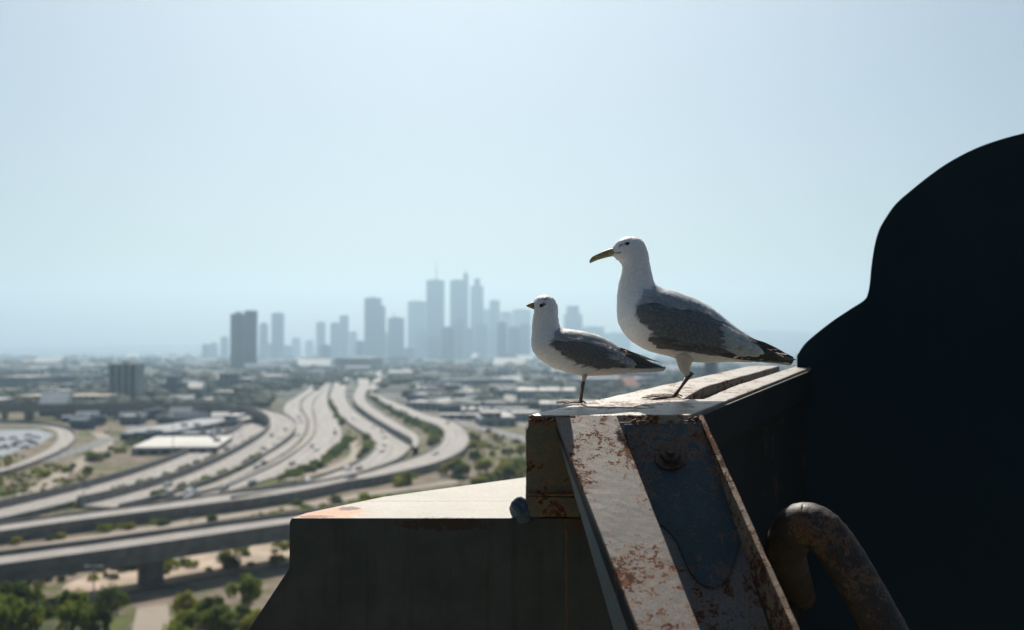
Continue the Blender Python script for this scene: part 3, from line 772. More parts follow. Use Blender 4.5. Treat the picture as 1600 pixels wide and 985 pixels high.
# --- the parapet block
def ledge_mat():
    m = M_('painted_parapet', .6, spec=.25)
    x, y, z = m.xyz()
    base = m.mix(m.ramp(m.noise(5, 6), [(.3, 0.), (.7, 1.)]), (.44, .41, .365), (.36, .335, .30))
    base = m.mix(m.ramp(m.noise(90, 4), [(.42, 0.), (.62, .35)]), base, (.26, .23, .19))
    nz = m.noise(25, 5)
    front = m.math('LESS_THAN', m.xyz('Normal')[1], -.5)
    base = m.mix(front, base, m.mix(m.ramp(m.noise(7, 6, .65), [(.35, 0.), (.7, 1.)]), (.080, .085, .078), (.050, .055, .052)))  # front face coloured much darker than the top: its shade is painted in
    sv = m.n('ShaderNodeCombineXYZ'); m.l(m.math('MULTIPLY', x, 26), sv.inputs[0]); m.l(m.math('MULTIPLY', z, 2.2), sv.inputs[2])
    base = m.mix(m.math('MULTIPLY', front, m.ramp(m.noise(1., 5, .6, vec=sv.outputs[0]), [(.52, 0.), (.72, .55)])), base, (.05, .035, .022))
    # joint across the top and down the front
    j1 = m.math('LESS_THAN', m.math('ABSOLUTE', m.math('ADD', y, m.math('MULTIPLY_ADD', nz, .012, -.366))), .0032)
    j2 = m.math('LESS_THAN', m.math('ABSOLUTE', m.math('ADD', x, m.math('MULTIPLY_ADD', nz, .010, .145 - .005))), .0035)
    c = m.mix(j1, base, (.05, .03, .02))
    c = m.mix(m.math('MULTIPLY', j2, m.ramp(m.noise(30), [(.4, .3), (.6, 1.)])), c, (.20, .09, .03))
    # rust patches near the corner and under the edge
    def blot(cx, cy, cz, sx, sy, sz, amt, scale=30, strg=1.):
        dx = m.math('MULTIPLY', m.math('SUBTRACT', x, cx), 1 / sx); dy = m.math('MULTIPLY', m.math('SUBTRACT', y, cy), 1 / sy); dz = m.math('MULTIPLY', m.math('SUBTRACT', z, cz), 1 / sz)
        d2 = m.math('ADD', m.math('ADD', m.math('MULTIPLY', dx, dx), m.math('MULTIPLY', dy, dy)), m.math('MULTIPLY', dz, dz))
        f = m.math('SUBTRACT', m.math('ADD', 1, m.math('MULTIPLY', m.math('SUBTRACT', m.noise(scale, 6, .7), .5), amt)), d2)
        return m.math('MULTIPLY', m.ramp(f, [(.0, 0.), (.25, 1.)]), strg)
    top_z = -.186
    nf = m.math('SUBTRACT', 1, front)
    c = m.mix(m.math('MULTIPLY', nf, blot(-.86, .09, top_z, .13, .13, .03, 7, 34, .75)), c, (.50, .21, .08))
    c = m.mix(blot(-.80, .19, top_z, .035, .045, .02, 3, 40), c, (.11, .010, .005))
    c = m.mix(blot(-.87, .02, top_z, .05, .03, .008, 5, 60), c, (.22, .05, .015))
    c = m.mix(blot(-.50, .0, top_z - .018, .14, .05, .018, 5, 50, .8), c, (.06, .03, .018))
    c = m.mix(blot(-.02, .0, top_z - .02, .16, .05, .02, 6, 50, .8), c, (.10, .045, .02))
    spots = m.ramp(m.noise(30, 7, .7), [(.66, 0.), (.70, .8)])
    c = m.mix(spots, c, (.10, .05, .03))
    m.color(c)
    m.bump(m.math('MULTIPLY_ADD', m.noise(180, 4), .3, m.noise(18, 5)), .5, .003)
    return m.m
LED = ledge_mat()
ztop = H - .486
ring = [(-.635, 3.292), (-.625, 3.34), (-.612, 3.40), (-.424, 3.77), (.049, 4.34), (.45, 4.62), (.45, 3.292)]
levels = [(ztop, (0, 0, 0, 0, 0)), (ztop - .012, (-.006, -.005, -.002, 0, 0)), (H - .629, (-.006, -.005, 0, 0, 0)), (H - .815, (-.128, -.13, -.12, -.1, -.06)), (H - 1.4, (-.5, -.5, -.5, -.5, -.4)), (0 - .5, (-.5, -.5, -.5, -.5, -.4))]
vs, fs = [], []
for z, dx in levels:
    for i, (x, y) in enumerate(ring): vs.append((x + (dx[i] if i < 5 else 0), y, z))
nr = len(ring)
for l in range(len(levels) - 1):
    for i in range(nr): fs.append((l * nr + i, l * nr + (i + 1) % nr, (l + 1) * nr + (i + 1) % nr, (l + 1) * nr + i))
fs.append(tuple(range(nr))); fs.append(tuple(range(len(vs) - 1, len(vs) - nr - 1, -1)))
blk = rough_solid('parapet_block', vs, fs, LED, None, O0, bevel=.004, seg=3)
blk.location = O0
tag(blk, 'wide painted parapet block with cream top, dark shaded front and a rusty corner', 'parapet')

# --- the girder
def toprust(m):        # more rust towards the free end of the girder
    x, y, z = m.xyz()
    return m.math('MULTIPLY', m.ramp(y, [(0., 1.), (.15, 0.)]), .0)
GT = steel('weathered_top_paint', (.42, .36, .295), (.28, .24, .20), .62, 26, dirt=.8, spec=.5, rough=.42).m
GS = steel('side_shade_paint', (.016, .021, .026), (.009, .013, .017), .15, 10).m  # near-black colour with the shade of the side faces painted in
def postrust(m):
    x, y, z = m.xyz()
    a = m.ramp(z, [(0., 0.), (.07, .0), (.12, 1.)])        # towards the top
    return m.math('MULTIPLY', a, .42)
PST = steel('rusting_end_post', (.17, .15, .095), (.12, .105, .07), .62, 18, postrust).m
GSHADE = simple('groove_shade_black', (.012, .012, .013), (.03, .028, .025), 30)  # near-black groove colour: the shade down in the groove is painted
ORG = steel('orange_weld_rust', (.30, .13, .03), (.20, .08, .02), .6, 40).m
gird = empty('steel_girder', O0, 'long grooved steel girder with sunlit worn top that both gulls stand on', 'girder')
XL = lambda y: .045 + .57 * (y - 3.3)
XR = lambda y: .515 + .468 * (y - 3.3)
def SG(y):            # groove edges as shares of the width
    t = y - 3.3; k = max(0, min(1, (t - .42) / .42)); return .64 - .18 * k, .80 - .08 * k
def strip(y0, y1, sa, sb, za, zb, name, mat, n=16, amp=.0016, left=None):
    """bar along the girder between width shares sa(y), sb(y), top za and bottom zb below the top surface"""
    vs, fs = [], []
    for i in range(n + 1):
        y = y0 + (y1 - y0) * i / n; a, b = sa(y), sb(y); w_ = XR(y) - XL(y)
        xa, xb = XL(y) + w_ * a, XL(y) + w_ * b; z = zt(y)
        vs += [(xa, y, z - za), (xb, y, z - za), (xb, y, z - zb), (xa, y, z - zb)]
    for i in range(n):
        a, b = 4 * i, 4 * (i + 1)
        for k in range(4): fs.append((a + k, a + (k + 1) % 4, b + (k + 1) % 4, b + k))
    fs += [(0, 1, 2, 3), tuple(4 * n + k for k in (3, 2, 1, 0))]
    return rough_solid(name, vs, fs, mat, gird, O0, bevel=.005, seg=2, amp=amp)
y1 = 5.08
strip(3.30, 3.72, lambda y: 0, lambda y: 1, 0, .09, 'top_flange', GT, 10)
strip(3.722, y1, lambda y: 0, lambda y: SG(y)[0], 0, .09, 'top_flange', GT, 24)
strip(3.722, y1, lambda y: SG(y)[1], lambda y: 1, 0, .09, 'top_flange', GT, 24)
strip(3.722, y1, lambda y: SG(y)[0] + .002, lambda y: SG(y)[1] - .002, .035, .088, 'groove_bed', GSHADE, 20, amp=.002)
# side web below
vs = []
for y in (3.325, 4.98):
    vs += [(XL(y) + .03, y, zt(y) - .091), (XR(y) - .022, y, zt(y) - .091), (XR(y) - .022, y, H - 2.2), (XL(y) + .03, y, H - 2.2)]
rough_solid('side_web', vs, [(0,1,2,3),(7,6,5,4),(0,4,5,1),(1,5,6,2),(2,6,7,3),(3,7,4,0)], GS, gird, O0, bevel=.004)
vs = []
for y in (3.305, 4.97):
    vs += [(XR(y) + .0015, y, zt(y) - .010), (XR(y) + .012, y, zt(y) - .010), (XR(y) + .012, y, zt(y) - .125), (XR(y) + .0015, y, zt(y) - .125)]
rough_solid('side_shade_plate', vs, [(0,1,2,3),(7,6,5,4),(0,4,5,1),(1,5,6,2),(2,6,7,3),(3,7,4,0)], GS, gird, O0, bevel=.003)  # dark plate added over the pale flange side to carry its shade
# end post (rusty) with chamfered shoulder
A = [P(822, 806, 3.285), P(822, 672, 3.285), P(827, 662, 3.285), P(843, 652, 3.285), P(900, 650, 3.285), P(900, 806, 3.285)]
prism('end_post', A, (0, .10, 0), PST, gird, O0, bevel=.004, amp=.0018, edge_len=.03)
# base plate and weld seam
prism('base_plate', [P(826, 776, 3.278), P(905, 778, 3.278), P(905, 808, 3.278), P(824, 807, 3.278)], (0, .006, 0), PST, gird, O0, bevel=.002, amp=.0008)
tv, tf = tube([P(u, 773 + math.sin(u * .3) * .6, 3.276) for u in range(824, 906, 3)], [.004 + .0012 * math.sin(i * 2.1) for i in range(28)], 8)
mesh('weld_seam', [v - O0 for v in tv], tf, ORG, gird, True)
# blue-grey lump of old paint at the foot
bm = bmesh.new(); bmesh.ops.create_icosphere(bm, subdivisions=4, radius=.034)
for v in bm.verts: v.co = Vector((v.co.x * .95, v.co.y * .8, v.co.z * 1.05)) * (1 + .45 * noise.noise(v.co * 38)) + (P(816, 797, 3.30) - O0)
frombm('anchor_lump', bm, simple('old_blue_paint', (.10, .15, .19), (.06, .08, .10), 60, .5), gird, True)
# broken rust crust on the end of the girder
def flake(poly, zoff, thick, name='rust_crust', mat=None, d=None):
    pts = [on_top(u, v, zoff) if d is None else P(u, v, d) for u, v in poly]
    return prism(name, pts, (0, 0, -thick), mat or PST, gird, O0, bevel=.001, amp=.001, edge_len=.02)
r3 = random.Random(5)
RUSTY = steel('flaking_rust', (.26, .13, .07), (.14, .06, .03), .75, 30).m
for i in range(46):
    if i < 24: c_ = Vector((r3.uniform(826, 866), r3.uniform(651, 664), 0)); dd = 3.279
    else: c_ = Vector((r3.uniform(990, 1096), r3.uniform(652, 661), 0)); dd = 3.262
    q = P(c_.x, c_.y, dd); k = r3.randint(5, 7); s = r3.uniform(.003, .011)
    pts = [q + Vector((math.cos(a) * s * r3.uniform(.6, 1.3), r3.uniform(-.004, .004), math.sin(a) * s * r3.uniform(.5, 1))) for a in [6.283 * j / k for j in range(k)]]
    prism('rust_crust', pts, (0, .008, 0), RUSTY, gird, O0, bevel=0)
# --- the sloping brace
BR = steel('pinkish_worn_paint', (.20, .185, .175), (.115, .108, .105), .78, 40, dirt=.85, bump=.35, spec=.3, rough=.62).m
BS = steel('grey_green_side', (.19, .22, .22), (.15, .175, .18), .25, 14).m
brace = empty('steel_brace', O0, 'broad sloping box brace with rust speckled sunlit face running down from the girder end', 'brace')
TL, TR, BRt, BLt = P(868, 651, 3.295), P(961, 651, 3.295), P(1090, 985, 2.55), P(1000, 985, 2.55)
ext = 1.45
BRt, BLt = TR + (BRt - TR) * ext, TL + (BLt - TL) * ext
nrm = (TR - TL).cross(BLt - TL).normalized()
if nrm.z < 0: nrm = -nrm
lift = nrm * .004
acr = (TR - TL).normalized()
quad = [TL + lift - acr * .004, TR + lift + acr * .004, BRt + lift + acr * .004, BLt + lift - acr * .004]
prism('top_plate', quad, -nrm * .016, BR, brace, O0, bevel=.0035, amp=.0005, edge_len=.035)
BS2 = BS
def side(a, b, inn, name):
    dv = Vector((0, 0, -1))
    h0, h1 = .07, .07 + (.235 - .07) * ext
    o1 = nrm * -.0125
    vs = [a + o1 + acr * inn, b + o1 + acr * inn, b + dv * h1 + acr * inn, a + dv * h0 + acr * inn]
    prism(name, vs, acr * .010 * (1 if inn < .05 else -1), BS, brace, O0, bevel=.002, amp=.0006, edge_len=.05)
side(TL, BLt, .009, 'side_plate')
w2 = -.009
e0, e1 = TL + acr * .0005 - nrm * .0125, BLt + acr * .0005 - nrm * .0125
prism('edge_shade_strip', [e0 + acr * -.003, e1 + acr * -.003, e1 + acr * -.003 + Vector((0, 0, -.075)), e0 + acr * -.003 + Vector((0, 0, -.018))], acr * .010, GS, brace, O0, bevel=.002, amp=.0006, edge_len=.05)  # dark strip standing for the shadow under the top plate's lip
prism('side_plate', [TR - nrm * .0125 + acr * w2, BRt - nrm * .0125 + acr * w2, BRt + Vector((0, 0, -.3)) + acr * w2, TR + Vector((0, 0, -.07)) + acr * w2], -acr * .01, BS, brace, O0, bevel=.002)
# --- the channel bracket with bolt
WEB = steel('bracket_grey', (.25, .225, .20), (.15, .135, .12), .6, 34, dirt=.8).m
TNG = steel('bracket_shade_blue', (.06, .082, .09), (.032, .046, .054), .55, 30, dirt=.8).m  # dark blue that stands for shade on the upper web
EDG = steel('bracket_rust_edge', (.45, .33, .22), (.28, .17, .10), .85, 40).m
brk = empty('channel_bracket', O0, 'dark bolted channel bracket beside the brace, its thin rusty flange catching the sun', 'bracket')
w_tl, w_tr, w_br, w_bl = P(950, 660, 3.268), P(1097, 656, 3.268), P(1202, 985, 2.79), P(1050, 985, 2.79)
e2 = 1.4
w_br, w_bl = w_tr + (w_br - w_tr) * e2, w_tl + (w_bl - w_tl) * e2
wn = (w_tr - w_tl).cross(w_bl - w_tl).normalized()
if wn.y > 0: wn = -wn
prism('web_plate', [w_tl, w_tr, w_br, w_bl], -wn * .012, WEB, brk, O0, bevel=.002, edge_len=.06, amp=.0008)
def onweb(u, v, off=0.):
    r = ray(u, v); cam_ = Vector((0, 0, H)); p0 = w_tl + wn * off
    return cam_ + r * ((p0 - cam_).dot(wn) / r.dot(wn))
tng = [(975,664),(1092,662),(1106,690),(1128,740),(1146,785),(1153,800),(1158,824),(1155,850),(1149,876),(1140,900),(1130,913),(1117,920),(1103,918),(1090,910),(1078,895),(1068,873),(1058,850),(1047,834),(1036,824),(1024,818),(1008,800)]
tp = [onweb(u, v, .001) for u, v in tng]
prism('shade_tongue', tp, wn * .0035, TNG, brk, O0, bevel=.002, seg=2)  # thin tongue-shaped plate giving the web its shaded area by colour
# flange
f0, f1 = P(1090, 648, 3.285), P(1240, 985, 2.645)
f1 = f0 + (f1 - f0) * e2
ax = (f1 - f0).normalized(); dn = Vector((0, 0, -1)); rt = Vector((1, 0, 0))
n_ = 26; vs, fs = [], []
for i in range(n_ + 1):
    p = f0 + (f1 - f0) * (i / n_) + Vector((0, 0, .002 * noise.noise(Vector((i * .8, 0, 0)))))
    dd_ = .05 + .11 * i / n_; vs += [p, p + rt * .016, p + rt * .016 + dn * dd_, p + dn * dd_]
for i in range(n_):
    a, b = 4 * i, 4 * (i + 1)
    for k in range(4): fs.append((a + k, a + (k + 1) % 4, b + (k + 1) % 4, b + k))
fs += [(0, 1, 2, 3), tuple(4 * n_ + k for k in (3, 2, 1, 0))]
rough_solid('flange', vs, fs, EDG, brk, O0, bevel=.003, amp=.0014)
# bolt
bc = onweb(1047, 716, .009)
qx = wn.orthogonal().normalized(); qy = wn.cross(qx)
def disc(c, r_, th, n, name, mat, parent, jag=0.):
    pts = [c + (qx * math.cos(6.2832 * k / n) + qy * math.sin(6.2832 * k / n)) * r_ * (1 + jag * (noise.noise(Vector((k * 1.3, r_ * 90, 0))))) for k in range(n)]
    return prism(name, pts, wn * th, mat, parent, O0, bevel=.0015 if n < 10 else .001)
bolt = disc(bc, .043, .004, 28, 'bolt', steel('dark_washer_rust', (.07, .04, .025), (.035, .02, .014), .6, 50).m, brk, .16)
disc(bc + wn * .0042, .028, .016, 6, 'nut', steel('bolt_steel', (.055, .045, .038), (.03, .026, .024), .5, 50).m, bolt)
disc(bc + wn * .0204, .012, .012, 16, 'stud', steel('stud_rust', (.06, .05, .045), (.035, .03, .028), .5, 50).m, bolt)

# --- dark housing
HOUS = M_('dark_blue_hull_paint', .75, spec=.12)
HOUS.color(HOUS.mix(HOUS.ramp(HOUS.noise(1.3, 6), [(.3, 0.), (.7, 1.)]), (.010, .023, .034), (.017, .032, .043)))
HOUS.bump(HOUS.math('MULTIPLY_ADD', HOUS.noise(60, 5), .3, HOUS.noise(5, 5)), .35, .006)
sil = [(1245,556),(1256,539),(1272,524),(1300,502),(1330,482),(1350,469),(1356,458),(1359,440),(1361,418),(1366,385),(1373,360),(1384,340),(1400,318),(1425,296),(1450,276),(1480,255),(1515,236),(1550,222),(1600,208),(1680,192),(1800,182),(2000,180)]
sm = catmull([P(u, v, 5.0) for u, v in sil], 4)
poly = [Vector((sm[0][0], 5.0, -.5))] + [Vector(p) for p in sm] + [Vector((sm[-1][0], 5.0, -.5))]
back = [Vector((q.x * 1.075 + .03, 5.34, H + (q.z - H) * 1.05 - .035 if q.z > 1 else q.z)) for q in poly]
nq = len(poly)
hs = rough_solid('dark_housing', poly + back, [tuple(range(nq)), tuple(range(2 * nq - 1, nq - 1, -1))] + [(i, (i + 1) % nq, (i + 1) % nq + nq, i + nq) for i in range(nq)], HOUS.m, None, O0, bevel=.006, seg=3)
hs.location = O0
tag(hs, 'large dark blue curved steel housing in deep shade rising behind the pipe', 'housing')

# --- curved pipe
PIPE = steel('rusted_pipe', (.055, .042, .033), (.024, .024, .025), .42, 22, dirt=.9)
path = [P(1252, 935, 5.12), P(1243, 912, 4.5), P(1231, 878, 3.8), P(1228, 857, 3.45), P(1243, 827, 3.22), P(1262, 820, 3.18), P(1284, 830, 3.16), P(1306, 856, 3.14), P(1330, 893, 3.12), P(1356, 937, 3.1), P(1385, 988, 3.08), P(1415, 1045, 3.06), P(1450, 1120, 3.04), P(1490, 1220, 3.0)]
path = [Vector(p) for p in catmull(path, 10)]
rad = [.065 + .0016 * noise.noise(Vector((i * .35, 0, 0))) - .011 * min(1, i / len(path)) for i in range(len(path))]
tv, tf = tube(path, rad, 40)
tv = [v + (Vector((noise.noise(v * 60), noise.noise(v * 60 + Vector((9, 0, 0))), noise.noise(v * 60 + Vector((0, 9, 0))))) * .0022) for v in tv]
pp = mesh('bent_pipe', [v - O0 for v in tv], tf, PIPE.m, None, True, loc=O0)
tag(pp, 'thick hooked pipe with rusty sunlit crown curving down in front of the dark housing', 'pipe')

# ==================================================================== GULLS
def col_mat(name, rough=.5, feather=True):
    m = M_(name, rough, spec=.45)
    a = m.n('ShaderNodeAttribute'); a.attribute_name = 'plumage'
    c = m.mix(m.ramp(m.noise(120, 4), [(.35, 0.), (.65, .18)]), a.outputs['Color'], (.25, .24, .24))
    m.color(c)
    if feather:
        m.bump(m.math('MULTIPLY_ADD', m.noise(420, 3), .5, m.noise(90, 4)), .5, .0022)
        m.b.inputs['Subsurface Weight'].default_value = .5; m.b.inputs['Subsurface Scale'].default_value = .02; m.b.inputs['Subsurface Radius'].default_value = (1, .8, .7); m.b.inputs['Sheen Weight'].default_value = .25; m.b.inputs['Sheen Roughness'].default_value = .6
    return m.m
PLUM = col_mat('plumage')
BEAKM = M_('olive_beak', .45, spec=.4); BEAKM.color(BEAKM.mix(BEAKM.ramp(BEAKM.noise(160, 4), [(.4, 0.), (.62, 1.)]), (.40, .36, .19), (.16, .15, .08))); BEAKM = BEAKM.m
LEGM = simple('leg_skin', (.10, .06, .04), (.045, .03, .022), 150, .6); EYEM = M_('eye_black', .12, spec=.6); EYEM.color((.012, .01, .01)); EYEM = EYEM.m
def inpoly(x, y, poly):
    c = False; j = len(poly) - 1
    for i in range(len(poly)):
        xi, yi = poly[i]; xj, yj = poly[j]
        if (yi > y) != (yj > y) and x < (xj - xi) * (y - yi) / (yj - yi) + xi: c = not c
        j = i
    return c
def set_col(me, cols):
    at = me.color_attributes.new('plumage', 'FLOAT_COLOR', 'POINT')
    for i, c in enumerate(cols): at.data[i].color = (*c, 1)
def loft(secs, d, org, seg=36, res=6, sq=1.0):
    """secs: (ut,vt,ub,vb,w) in photo px at distance d"""
    S_ = catmull(secs, res); vs, fs, uvp = [], [], []
    k = d / F
    for (ut, vt, ub, vb, w_) in S_:
        a, b = P(ut, vt, d), P(ub, vb, d); c = (a + b) / 2; hv = (a - b) / 2
        for j in range(seg):
            th = 2 * math.pi * j / seg; cc, ss = math.cos(th), math.sin(th)
            p = c + hv * cc + Vector((0, 1, 0)) * (w_ * k * math.copysign(abs(ss) ** sq, ss))
            vs.append(p - org)
    n = len(S_)
    for i in range(n - 1):
        for j in range(seg):
            j2 = (j + 1) % seg; fs.append((i * seg + j, i * seg + j2, (i + 1) * seg + j2, (i + 1) * seg + j))
    fs.append(tuple(range(seg - 1, -1, -1))); fs.append(tuple((n - 1) * seg + j for j in range(seg)))
    return vs, fs
def to_px(p, d):
    q = p - Vector((0, 0, H)); a = q.x / (q.y * cp + q.z * sp); b = (-q.y * sp + q.z * cp) / (q.y * cp + q.z * sp)
    return 800 + a * F, 492.5 - b * F
def gull(spec):
    d = spec['d']; k = d / F
    org = spec['foot'].copy()
    root = empty('gull', org, spec['label'], 'gull')
    # ---- body with neck, head, thighs and legs as one mesh
    vs, fs = loft(spec['body'], d, org)
    body_tree = BVHTree.FromPolygons(vs, fs)
    def plain(u, v):
        q = P(u, v, d) - org; return q.x, q.z
    def surf(u, v, side_):
        x, z = plain(u, v)
        h = body_tree.ray_cast(Vector((x, -1 * side_ * 1.0, z)), Vector((0, side_, 0)))
        y0 = (P(800, v, d) - org).y
        return (h[0].y if h[0] is not None else None), x, z, y0
    # colour of body vertices
    cols = []
    for v in vs:
        w_ = v + org; u_, v_ = to_px(Vector((w_.x, d, w_.z)), d)
        jit = Vector((noise.noise(v * 160), noise.noise(v * 160 + Vector((5, 5, 5))), 0)) * 3
        c = spec['white']
        for poly, cc in spec['paint']:
            if inpoly(u_ + jit.x, v_ + jit.y, poly): c = cc
        g_ = 1 + .05 * noise.noise(v * 90)
        cols.append(tuple(min(1, q * g_) for q in c))
    nb = len(vs)
    # fine ruffling of the feathers
    vs = [v + Vector((noise.noise(v * 130), noise.noise(v * 130 + Vector((7, 0, 0))), noise.noise(v * 130 + Vector((0, 7, 0))))) * .0022 for v in vs]
    for sgn, lg in spec['legs']:
        yo = sgn * spec['hip'] * k
        off = Vector((lg['dx'] * k, yo, 0))
        th = [P(u, v, d) - org + off * 1 for u, v, r_ in lg['thigh']]
        a, b = tube([Vector(q) for q in catmull(th, 4)], [q[0] for q in catmull([(r_ * k,) for u, v, r_ in lg['thigh']], 4)], 14)
        q = len(vs); vs += a; fs += [tuple(x + q for x in f) for f in b]; cols += [spec['thighc']] * len(a)
        # ankle -> toe base
        (ua, va, ra), (ut, vt_, rt_) = lg['tarsus']
        A_ = P(ua, va, d) - org + off
        # toe base rests on the girder top
        wt = P(ut, vt_, d) + off; zz = zt(wt.y) + .006
        T_ = Vector((wt.x, wt.y, zz)) - org
        th_end = th[-1]
        pts = [th_end, A_, A_ * .5 + T_ * .5, T_]; rr = [ra * k * 1.1, ra * k * 1.35, rt_ * k, rt_ * k * 1.3]
        a, b = tube(pts, rr, 10); q = len(vs); vs += a; fs += [tuple(x + q for x in f) for f in b]; cols += [(.07, .045, .03)] * len(a)
        # toes and webs
        tips = []
        for ang, L in lg['toes']:
            dirv = Vector((-math.cos(R(ang)), -math.sin(R(ang)), 0)); q1 = T_ + dirv * L * k * .5; q2 = T_ + dirv * L * k
            for q_ in (q1, q2): q_.z = zt(q_.y + org.y) - org.z + .004
            q1.z += .004
            a, b = tube([T_, q1, q2, q2 + dirv * .004 + Vector((0, 0, -.002))], [1.6 * k, 1.3 * k, 1.0 * k, .3 * k], 8)
            q = len(vs); vs += a; fs += [tuple(x + q for x in f) for f in b]; cols += [(.06, .04, .028)] * len(a); tips.append((q1, q2))
        for t1, t2 in zip(tips[:-2], tips[1:-1]):
            q = len(vs); dz = Vector((0, 0, .0015))
            vs += [T_ - dz, t1[0] - dz, t1[1] * .93 + T_ * .07 - dz, (t1[1] + t2[1]) * .44 + T_ * .12 - dz, t2[1] * .93 + T_ * .07 - dz, t2[0] - dz]
            fs.append(tuple(range(q, q + 6))); cols += [(.09, .055, .04)] * 6
    o = mesh('body', vs, fs, PLUM, root, True); set_col(o.data, cols)
    # ---- beak, eyes
    bv, bf = loft(spec['beak'], d, org, 20, 5); xb = max(q.x for q in bv); bv = [q + Vector((0, -spec.get('turn', 0) * (xb - q.x), 0)) for q in bv]; mesh('beak', bv, bf, BEAKM, root, True)
    if spec.get('gape'):
        pass
    eu, ev = spec['eye']
    for sd_ in (1, -1):
        y, x, z, y0 = surf(eu, ev, sd_)
        if y is None: continue
        bm = bmesh.new(); bmesh.ops.create_uvsphere(bm, u_segments=14, v_segments=10, radius=spec['eye_r'] * k)
        for v in bm.verts: v.co = Vector((v.co.x * 1.15, v.co.y * .6, v.co.z)) + Vector((x, y + sd_ * .0004, z))
        frombm('eye', bm, EYEM, root, True)
    # ---- wings, feather by feather
    for sd_ in (1, -1):
        W, WF, WC = [], [], []
        def feather(u, v, ang, L, wd_, o0, o1, c, tipc=None, ns=6, droop=0):
            base = len(W); ca, sa = math.cos(R(ang)), math.sin(R(ang)); rows = 0
            lasty = None
            for i in range(ns + 1):
                t = i / ns; prof = (math.sin(math.pi * min(1, .12 + t * .88) ** .75) ** .6) if t < 1 else .12
                pu, pv = u + ca * L * t, v + sa * L * t + droop * t * t
                for s_ in (-1, 0, 1):
                    qu, qv = pu - sa * s_ * wd_ / 2 * prof, pv + ca * s_ * wd_ / 2 * prof
                    y, x, z, y0 = surf(qu, qv, sd_)
                    if y is None: y = lasty if lasty is not None else -sd_ * .004
                    lasty = y
                    off = (o0 + (o1 - o0) * t) + (.0007 if s_ == 0 else 0)
                    W.append(Vector((x, y - sd_ * off, z)))
                    cc = tipc if (tipc and t > .8) else c; sh = .80 if s_ == 0 else 1
                    WC.append(tuple(q * sh for q in cc))
                rows += 1
            for i in range(rows - 1):
                a = base + i * 3; WF.append((a, a + 1, a + 4, a + 3)); WF.append((a + 1, a + 2, a + 5, a + 4))
        rr = random.Random(11)
        for (u, v, ang, L, wd_, o0, o1, c, tc) in spec['long']:
            feather(u, v, ang, L, wd_, o0, o1, c, tc, 9)
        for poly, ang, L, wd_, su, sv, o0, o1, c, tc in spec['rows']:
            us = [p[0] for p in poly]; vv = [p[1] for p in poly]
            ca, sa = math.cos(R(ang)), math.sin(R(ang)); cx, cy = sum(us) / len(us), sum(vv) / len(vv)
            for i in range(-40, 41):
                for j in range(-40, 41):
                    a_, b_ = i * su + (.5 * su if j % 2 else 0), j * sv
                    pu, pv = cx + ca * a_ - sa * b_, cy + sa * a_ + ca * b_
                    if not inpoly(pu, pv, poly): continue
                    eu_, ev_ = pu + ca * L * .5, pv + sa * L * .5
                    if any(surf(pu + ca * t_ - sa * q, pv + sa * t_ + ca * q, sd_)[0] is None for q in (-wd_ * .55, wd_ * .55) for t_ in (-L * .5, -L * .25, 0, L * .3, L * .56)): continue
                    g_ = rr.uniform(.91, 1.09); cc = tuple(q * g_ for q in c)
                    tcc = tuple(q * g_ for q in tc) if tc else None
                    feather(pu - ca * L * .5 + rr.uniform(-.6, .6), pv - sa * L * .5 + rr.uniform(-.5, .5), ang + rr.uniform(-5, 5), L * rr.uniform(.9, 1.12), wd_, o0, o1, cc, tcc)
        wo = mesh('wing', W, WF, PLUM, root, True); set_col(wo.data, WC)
    return root

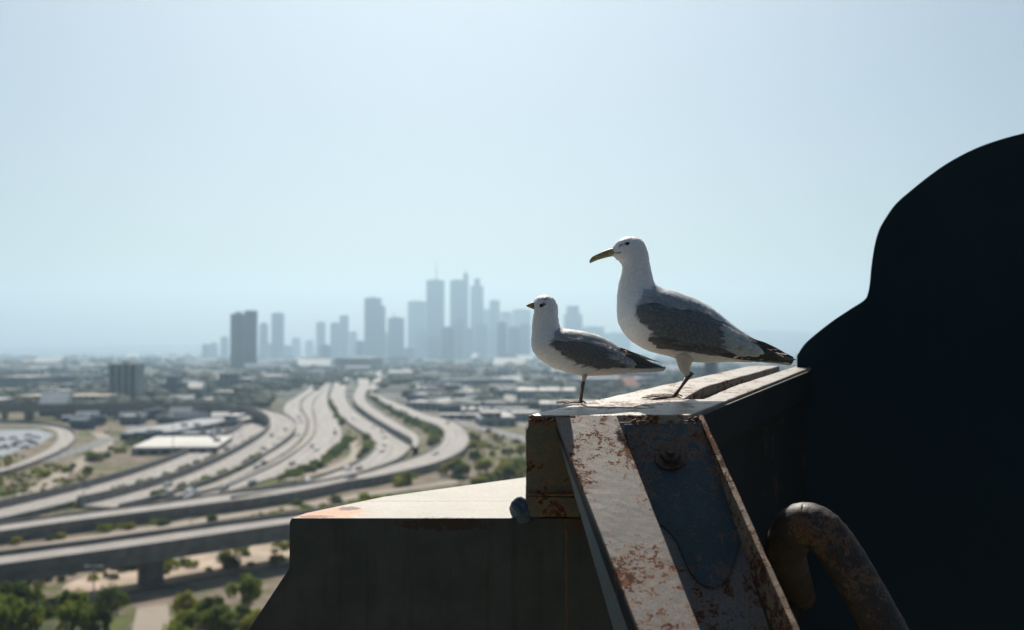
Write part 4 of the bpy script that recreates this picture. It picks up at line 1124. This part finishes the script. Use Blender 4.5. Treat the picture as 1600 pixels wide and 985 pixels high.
WHITE = (.85, .87, .89); MANT = (.46, .50, .55); COV = (.135, .155, .17); BLK = (.018, .018, .02)
fb = on_top(1050, 622)
big = dict(d=fb.y, foot=fb, label='large gull with long hooked beak, raised white head, dark grey wing and black wing tips', white=WHITE, thighc=(.66, .60, .52), hip=11,
  body=[(957,386,958,401,5),(963,379,963,405,11),(973,372,967,408,16),(987,370,972,416,18.5),(1003,375,971,427,19.5),(1012,393,968,437,19.5),(1016,414,965,454,21.5),(1022,440,963.5,478,27),(1034,450,965,501,33),(1050,454,974,520,38),(1068,460,990,536,41),(1093,470,1014,549,42),(1115,483,1040,556,41),(1136,500,1066,563,37),(1154,514,1096,567,31),(1172,525,1128,566,25),(1192,537,1160,566,18),(1216,549,1196,567,11),(1240,563,1234,571,5)],
  beak=[(962,388,962,400,5.5),(955,388.3,956,401,5.2),(948,390.5,949,402.3,4.9),(940,393.8,941,404.6,4.4),(932,397.6,933,407,3.8),(926,401,927.5,409.2,3),(922.6,404.8,924.2,410.8,2),(920.8,408.3,922,411.8,.9)],
  eye=(978.5, 382.5), eye_r=3.1,
  paint=[([(1024,447),(1040,450),(1066,459),(1095,469),(1125,485),(1160,513),(1195,536),(1189,552),(1131,553),(1050,549),(1018,524),(992,500),(991,480),(1004,458)], MANT),
         ([(991,480),(1010,476),(1090,488),(1130,508),(1150,552),(1056,548),(1018,524),(992,500)], COV),
         ([(1188,534),(1250,562),(1250,570),(1185,561),(1150,556),(1180,551)], BLK),
         ([(966,386),(974,382),(975,385),(967,389)], (.25, .25, .27)), ([(956,395.5),(970,394.5),(971,397.5),(956,398)], (.16, .14, .12))],
  legs=[(-1, dict(dx=0, thigh=[(1068,545,17),(1067,562,12.5),(1068,576,8),(1074,586,3.6)], tarsus=((1080,582,2.6),(1051,618,2.1)), toes=[(-32,44),(0,48),(30,42),(185,10)])),
        (1, dict(dx=5, thigh=[(1068,545,17),(1067,562,12.5),(1067,576,8),(1070,587,3.6)], tarsus=((1072,588,2.5),(1052,618,2.1)), toes=[(-30,40),(2,44),(30,40),(185,10)]))],
  long=[(1108,548,8,120,15,.002,.0015,BLK,None),(1112,542,10,128,15,.003,.002,BLK,None),(1122,536,12.5,122,15,.004,.003,BLK,(.12,.12,.12)),(1130,528,16,112,14,.005,.004,BLK,None),(1140,524,19,92,13,.006,.005,BLK,(.6,.58,.55)),(1150,527,21,66,12,.007,.006,BLK,None)],
  rows=[([(1126,512),(1150,517),(1172,529),(1183,541),(1170,551),(1140,552),(1124,540)], 24, 26, 15, 9, 7, .006, .011, (.62, .66, .70), (.78, .78, .76)),
        ([(996,484),(1012,478),(1085,488),(1128,507),(1136,528),(1132,549),(1062,545),(1030,528),(998,501)], 15, 20, 10, 9, 6.5, .0045, .0085, COV, (.195, .215, .235)),
        ([(1030,543),(1060,548),(1135,552),(1140,545),(1050,538),(1020,524)], 6, 30, 8, 14, 5, .005, .009, (.085, .092, .098), None),
        ([(1028,446),(1066,457),(1095,467),(1127,484),(1150,505),(1143,509),(1108,487),(1066,470),(1032,459)], 24, 17, 10, 6, 5, .005, .009, (.70, .72, .74), (.80, .80, .80)),  # near-white row: the sunlit rim of the back painted into the feathers
        ([(1026,451),(1066,463),(1095,473),(1122,488),(1145,507),(1128,507),(1085,490),(1012,476),(1006,464)], 22, 19, 12, 9, 7, .004, .008, MANT, (.36, .39, .42))])
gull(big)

fs_ = on_top(907, 631)
MANT2 = (.42, .43, .44); COV2 = (.15, .15, .155)
small = dict(d=fs_.y, foot=fs_, label='small gull with short beak and brownish grey folded wing standing nearer the girder end', white=(.84, .86, .88), thighc=(.5, .42, .34), hip=7,
  body=[(834,472,834.5,484,5),(836,467,834.5,489,11.5),(844,462.5,833,494,15.5),(855,462,832,500,17),(866,467,831,508,17.5),(871.5,480,831,517,18),(872.5,497,830,530,19),(877,512,830.5,542,23),(894,515,835,553,26.5),(913,518,846,564,28.5),(932,523,863,574,29),(950,531,884,581.5,27.5),(966,541,908,587,25),(981,551.5,934,587,20),(996,558,962,585.5,15),(1014,565,990,583.5,10),(1032,571,1018,582,6),(1040,573.5,1038,580,3)],
  beak=[(838,471.5,838,484,5),(833,472,833,483.5,4.5),(828.5,474,829,482,3.2),(824.5,476.3,825.2,480.6,1.8),(822,478,822.8,479.6,.5)],
  eye=(845.5, 478.5), eye_r=2.9, turn=.6,
  paint=[([(876,513),(896,515),(920,518.5),(942,527),(962,537),(990,553),(1000,572),(912,573),(887,559),(856,538),(866,524)], MANT2),
         ([(855,536),(871,532),(899,532),(924,537),(952,541),(990,560),(1005,573),(932,577),(911,573),(887,559)], COV2),
         ([(844,476),(850,473),(852,479),(847,484)], (.10, .06, .05)), ([(842,466),(850,463),(862,467),(856,470)], (.35, .33, .30))],
  legs=[(-1, dict(dx=0, thigh=[(915,568,11),(914,580,7),(913.5,589,3.2),(912,596,2)], tarsus=((911,601,1.9),(907.5,628,1.6)), toes=[(-26,34),(2,37),(28,32),(180,7)])),
        (1, dict(dx=-1, thigh=[(915,568,11),(914,580,7),(913.5,589,3),(912,596,2)], tarsus=((911,601,1.9),(908,627,1.6)), toes=[(-28,32),(0,36),(28,32),(180,7)]))],
  long=[(962,543,19,66,3,.0085,.008,(.72,.70,.67),None),(975,552,14,58,3,.0085,.007,(.62,.52,.40),None),(938,566,5,98,11,.002,.0015,(.05,.045,.045),(.35,.28,.2)),(942,560,9,98,11,.003,.002,(.07,.06,.055),(.5,.4,.28)),(950,553,14,88,10,.004,.003,(.05,.045,.045),None),(958,549,18,70,9,.005,.004,(.09,.08,.075),None),(962,545,22,50,9,.006,.005,(.05,.045,.045),(.6,.57,.52))],
  rows=[([(955,545),(975,551),(992,562),(988,571),(965,568),(950,556)], 25, 20, 10, 8, 5.5, .005, .009, (.40, .39, .38), (.66, .64, .62)),
        ([(861,538),(873,535),(899,535),(924,540),(950,546),(972,560),(980,570),(932,573),(912,569),(890,557)], 16, 15, 8, 7, 5, .004, .0075, COV2, (.205, .205, .205)),
        ([(878,516),(896,518),(920,522),(942,530),(958,541),(950,543),(924,537),(899,532),(872,532),(870,525)], 18, 15, 9, 7, 5.5, .0035, .007, MANT2, (.44, .43, .42))])
gull(small)
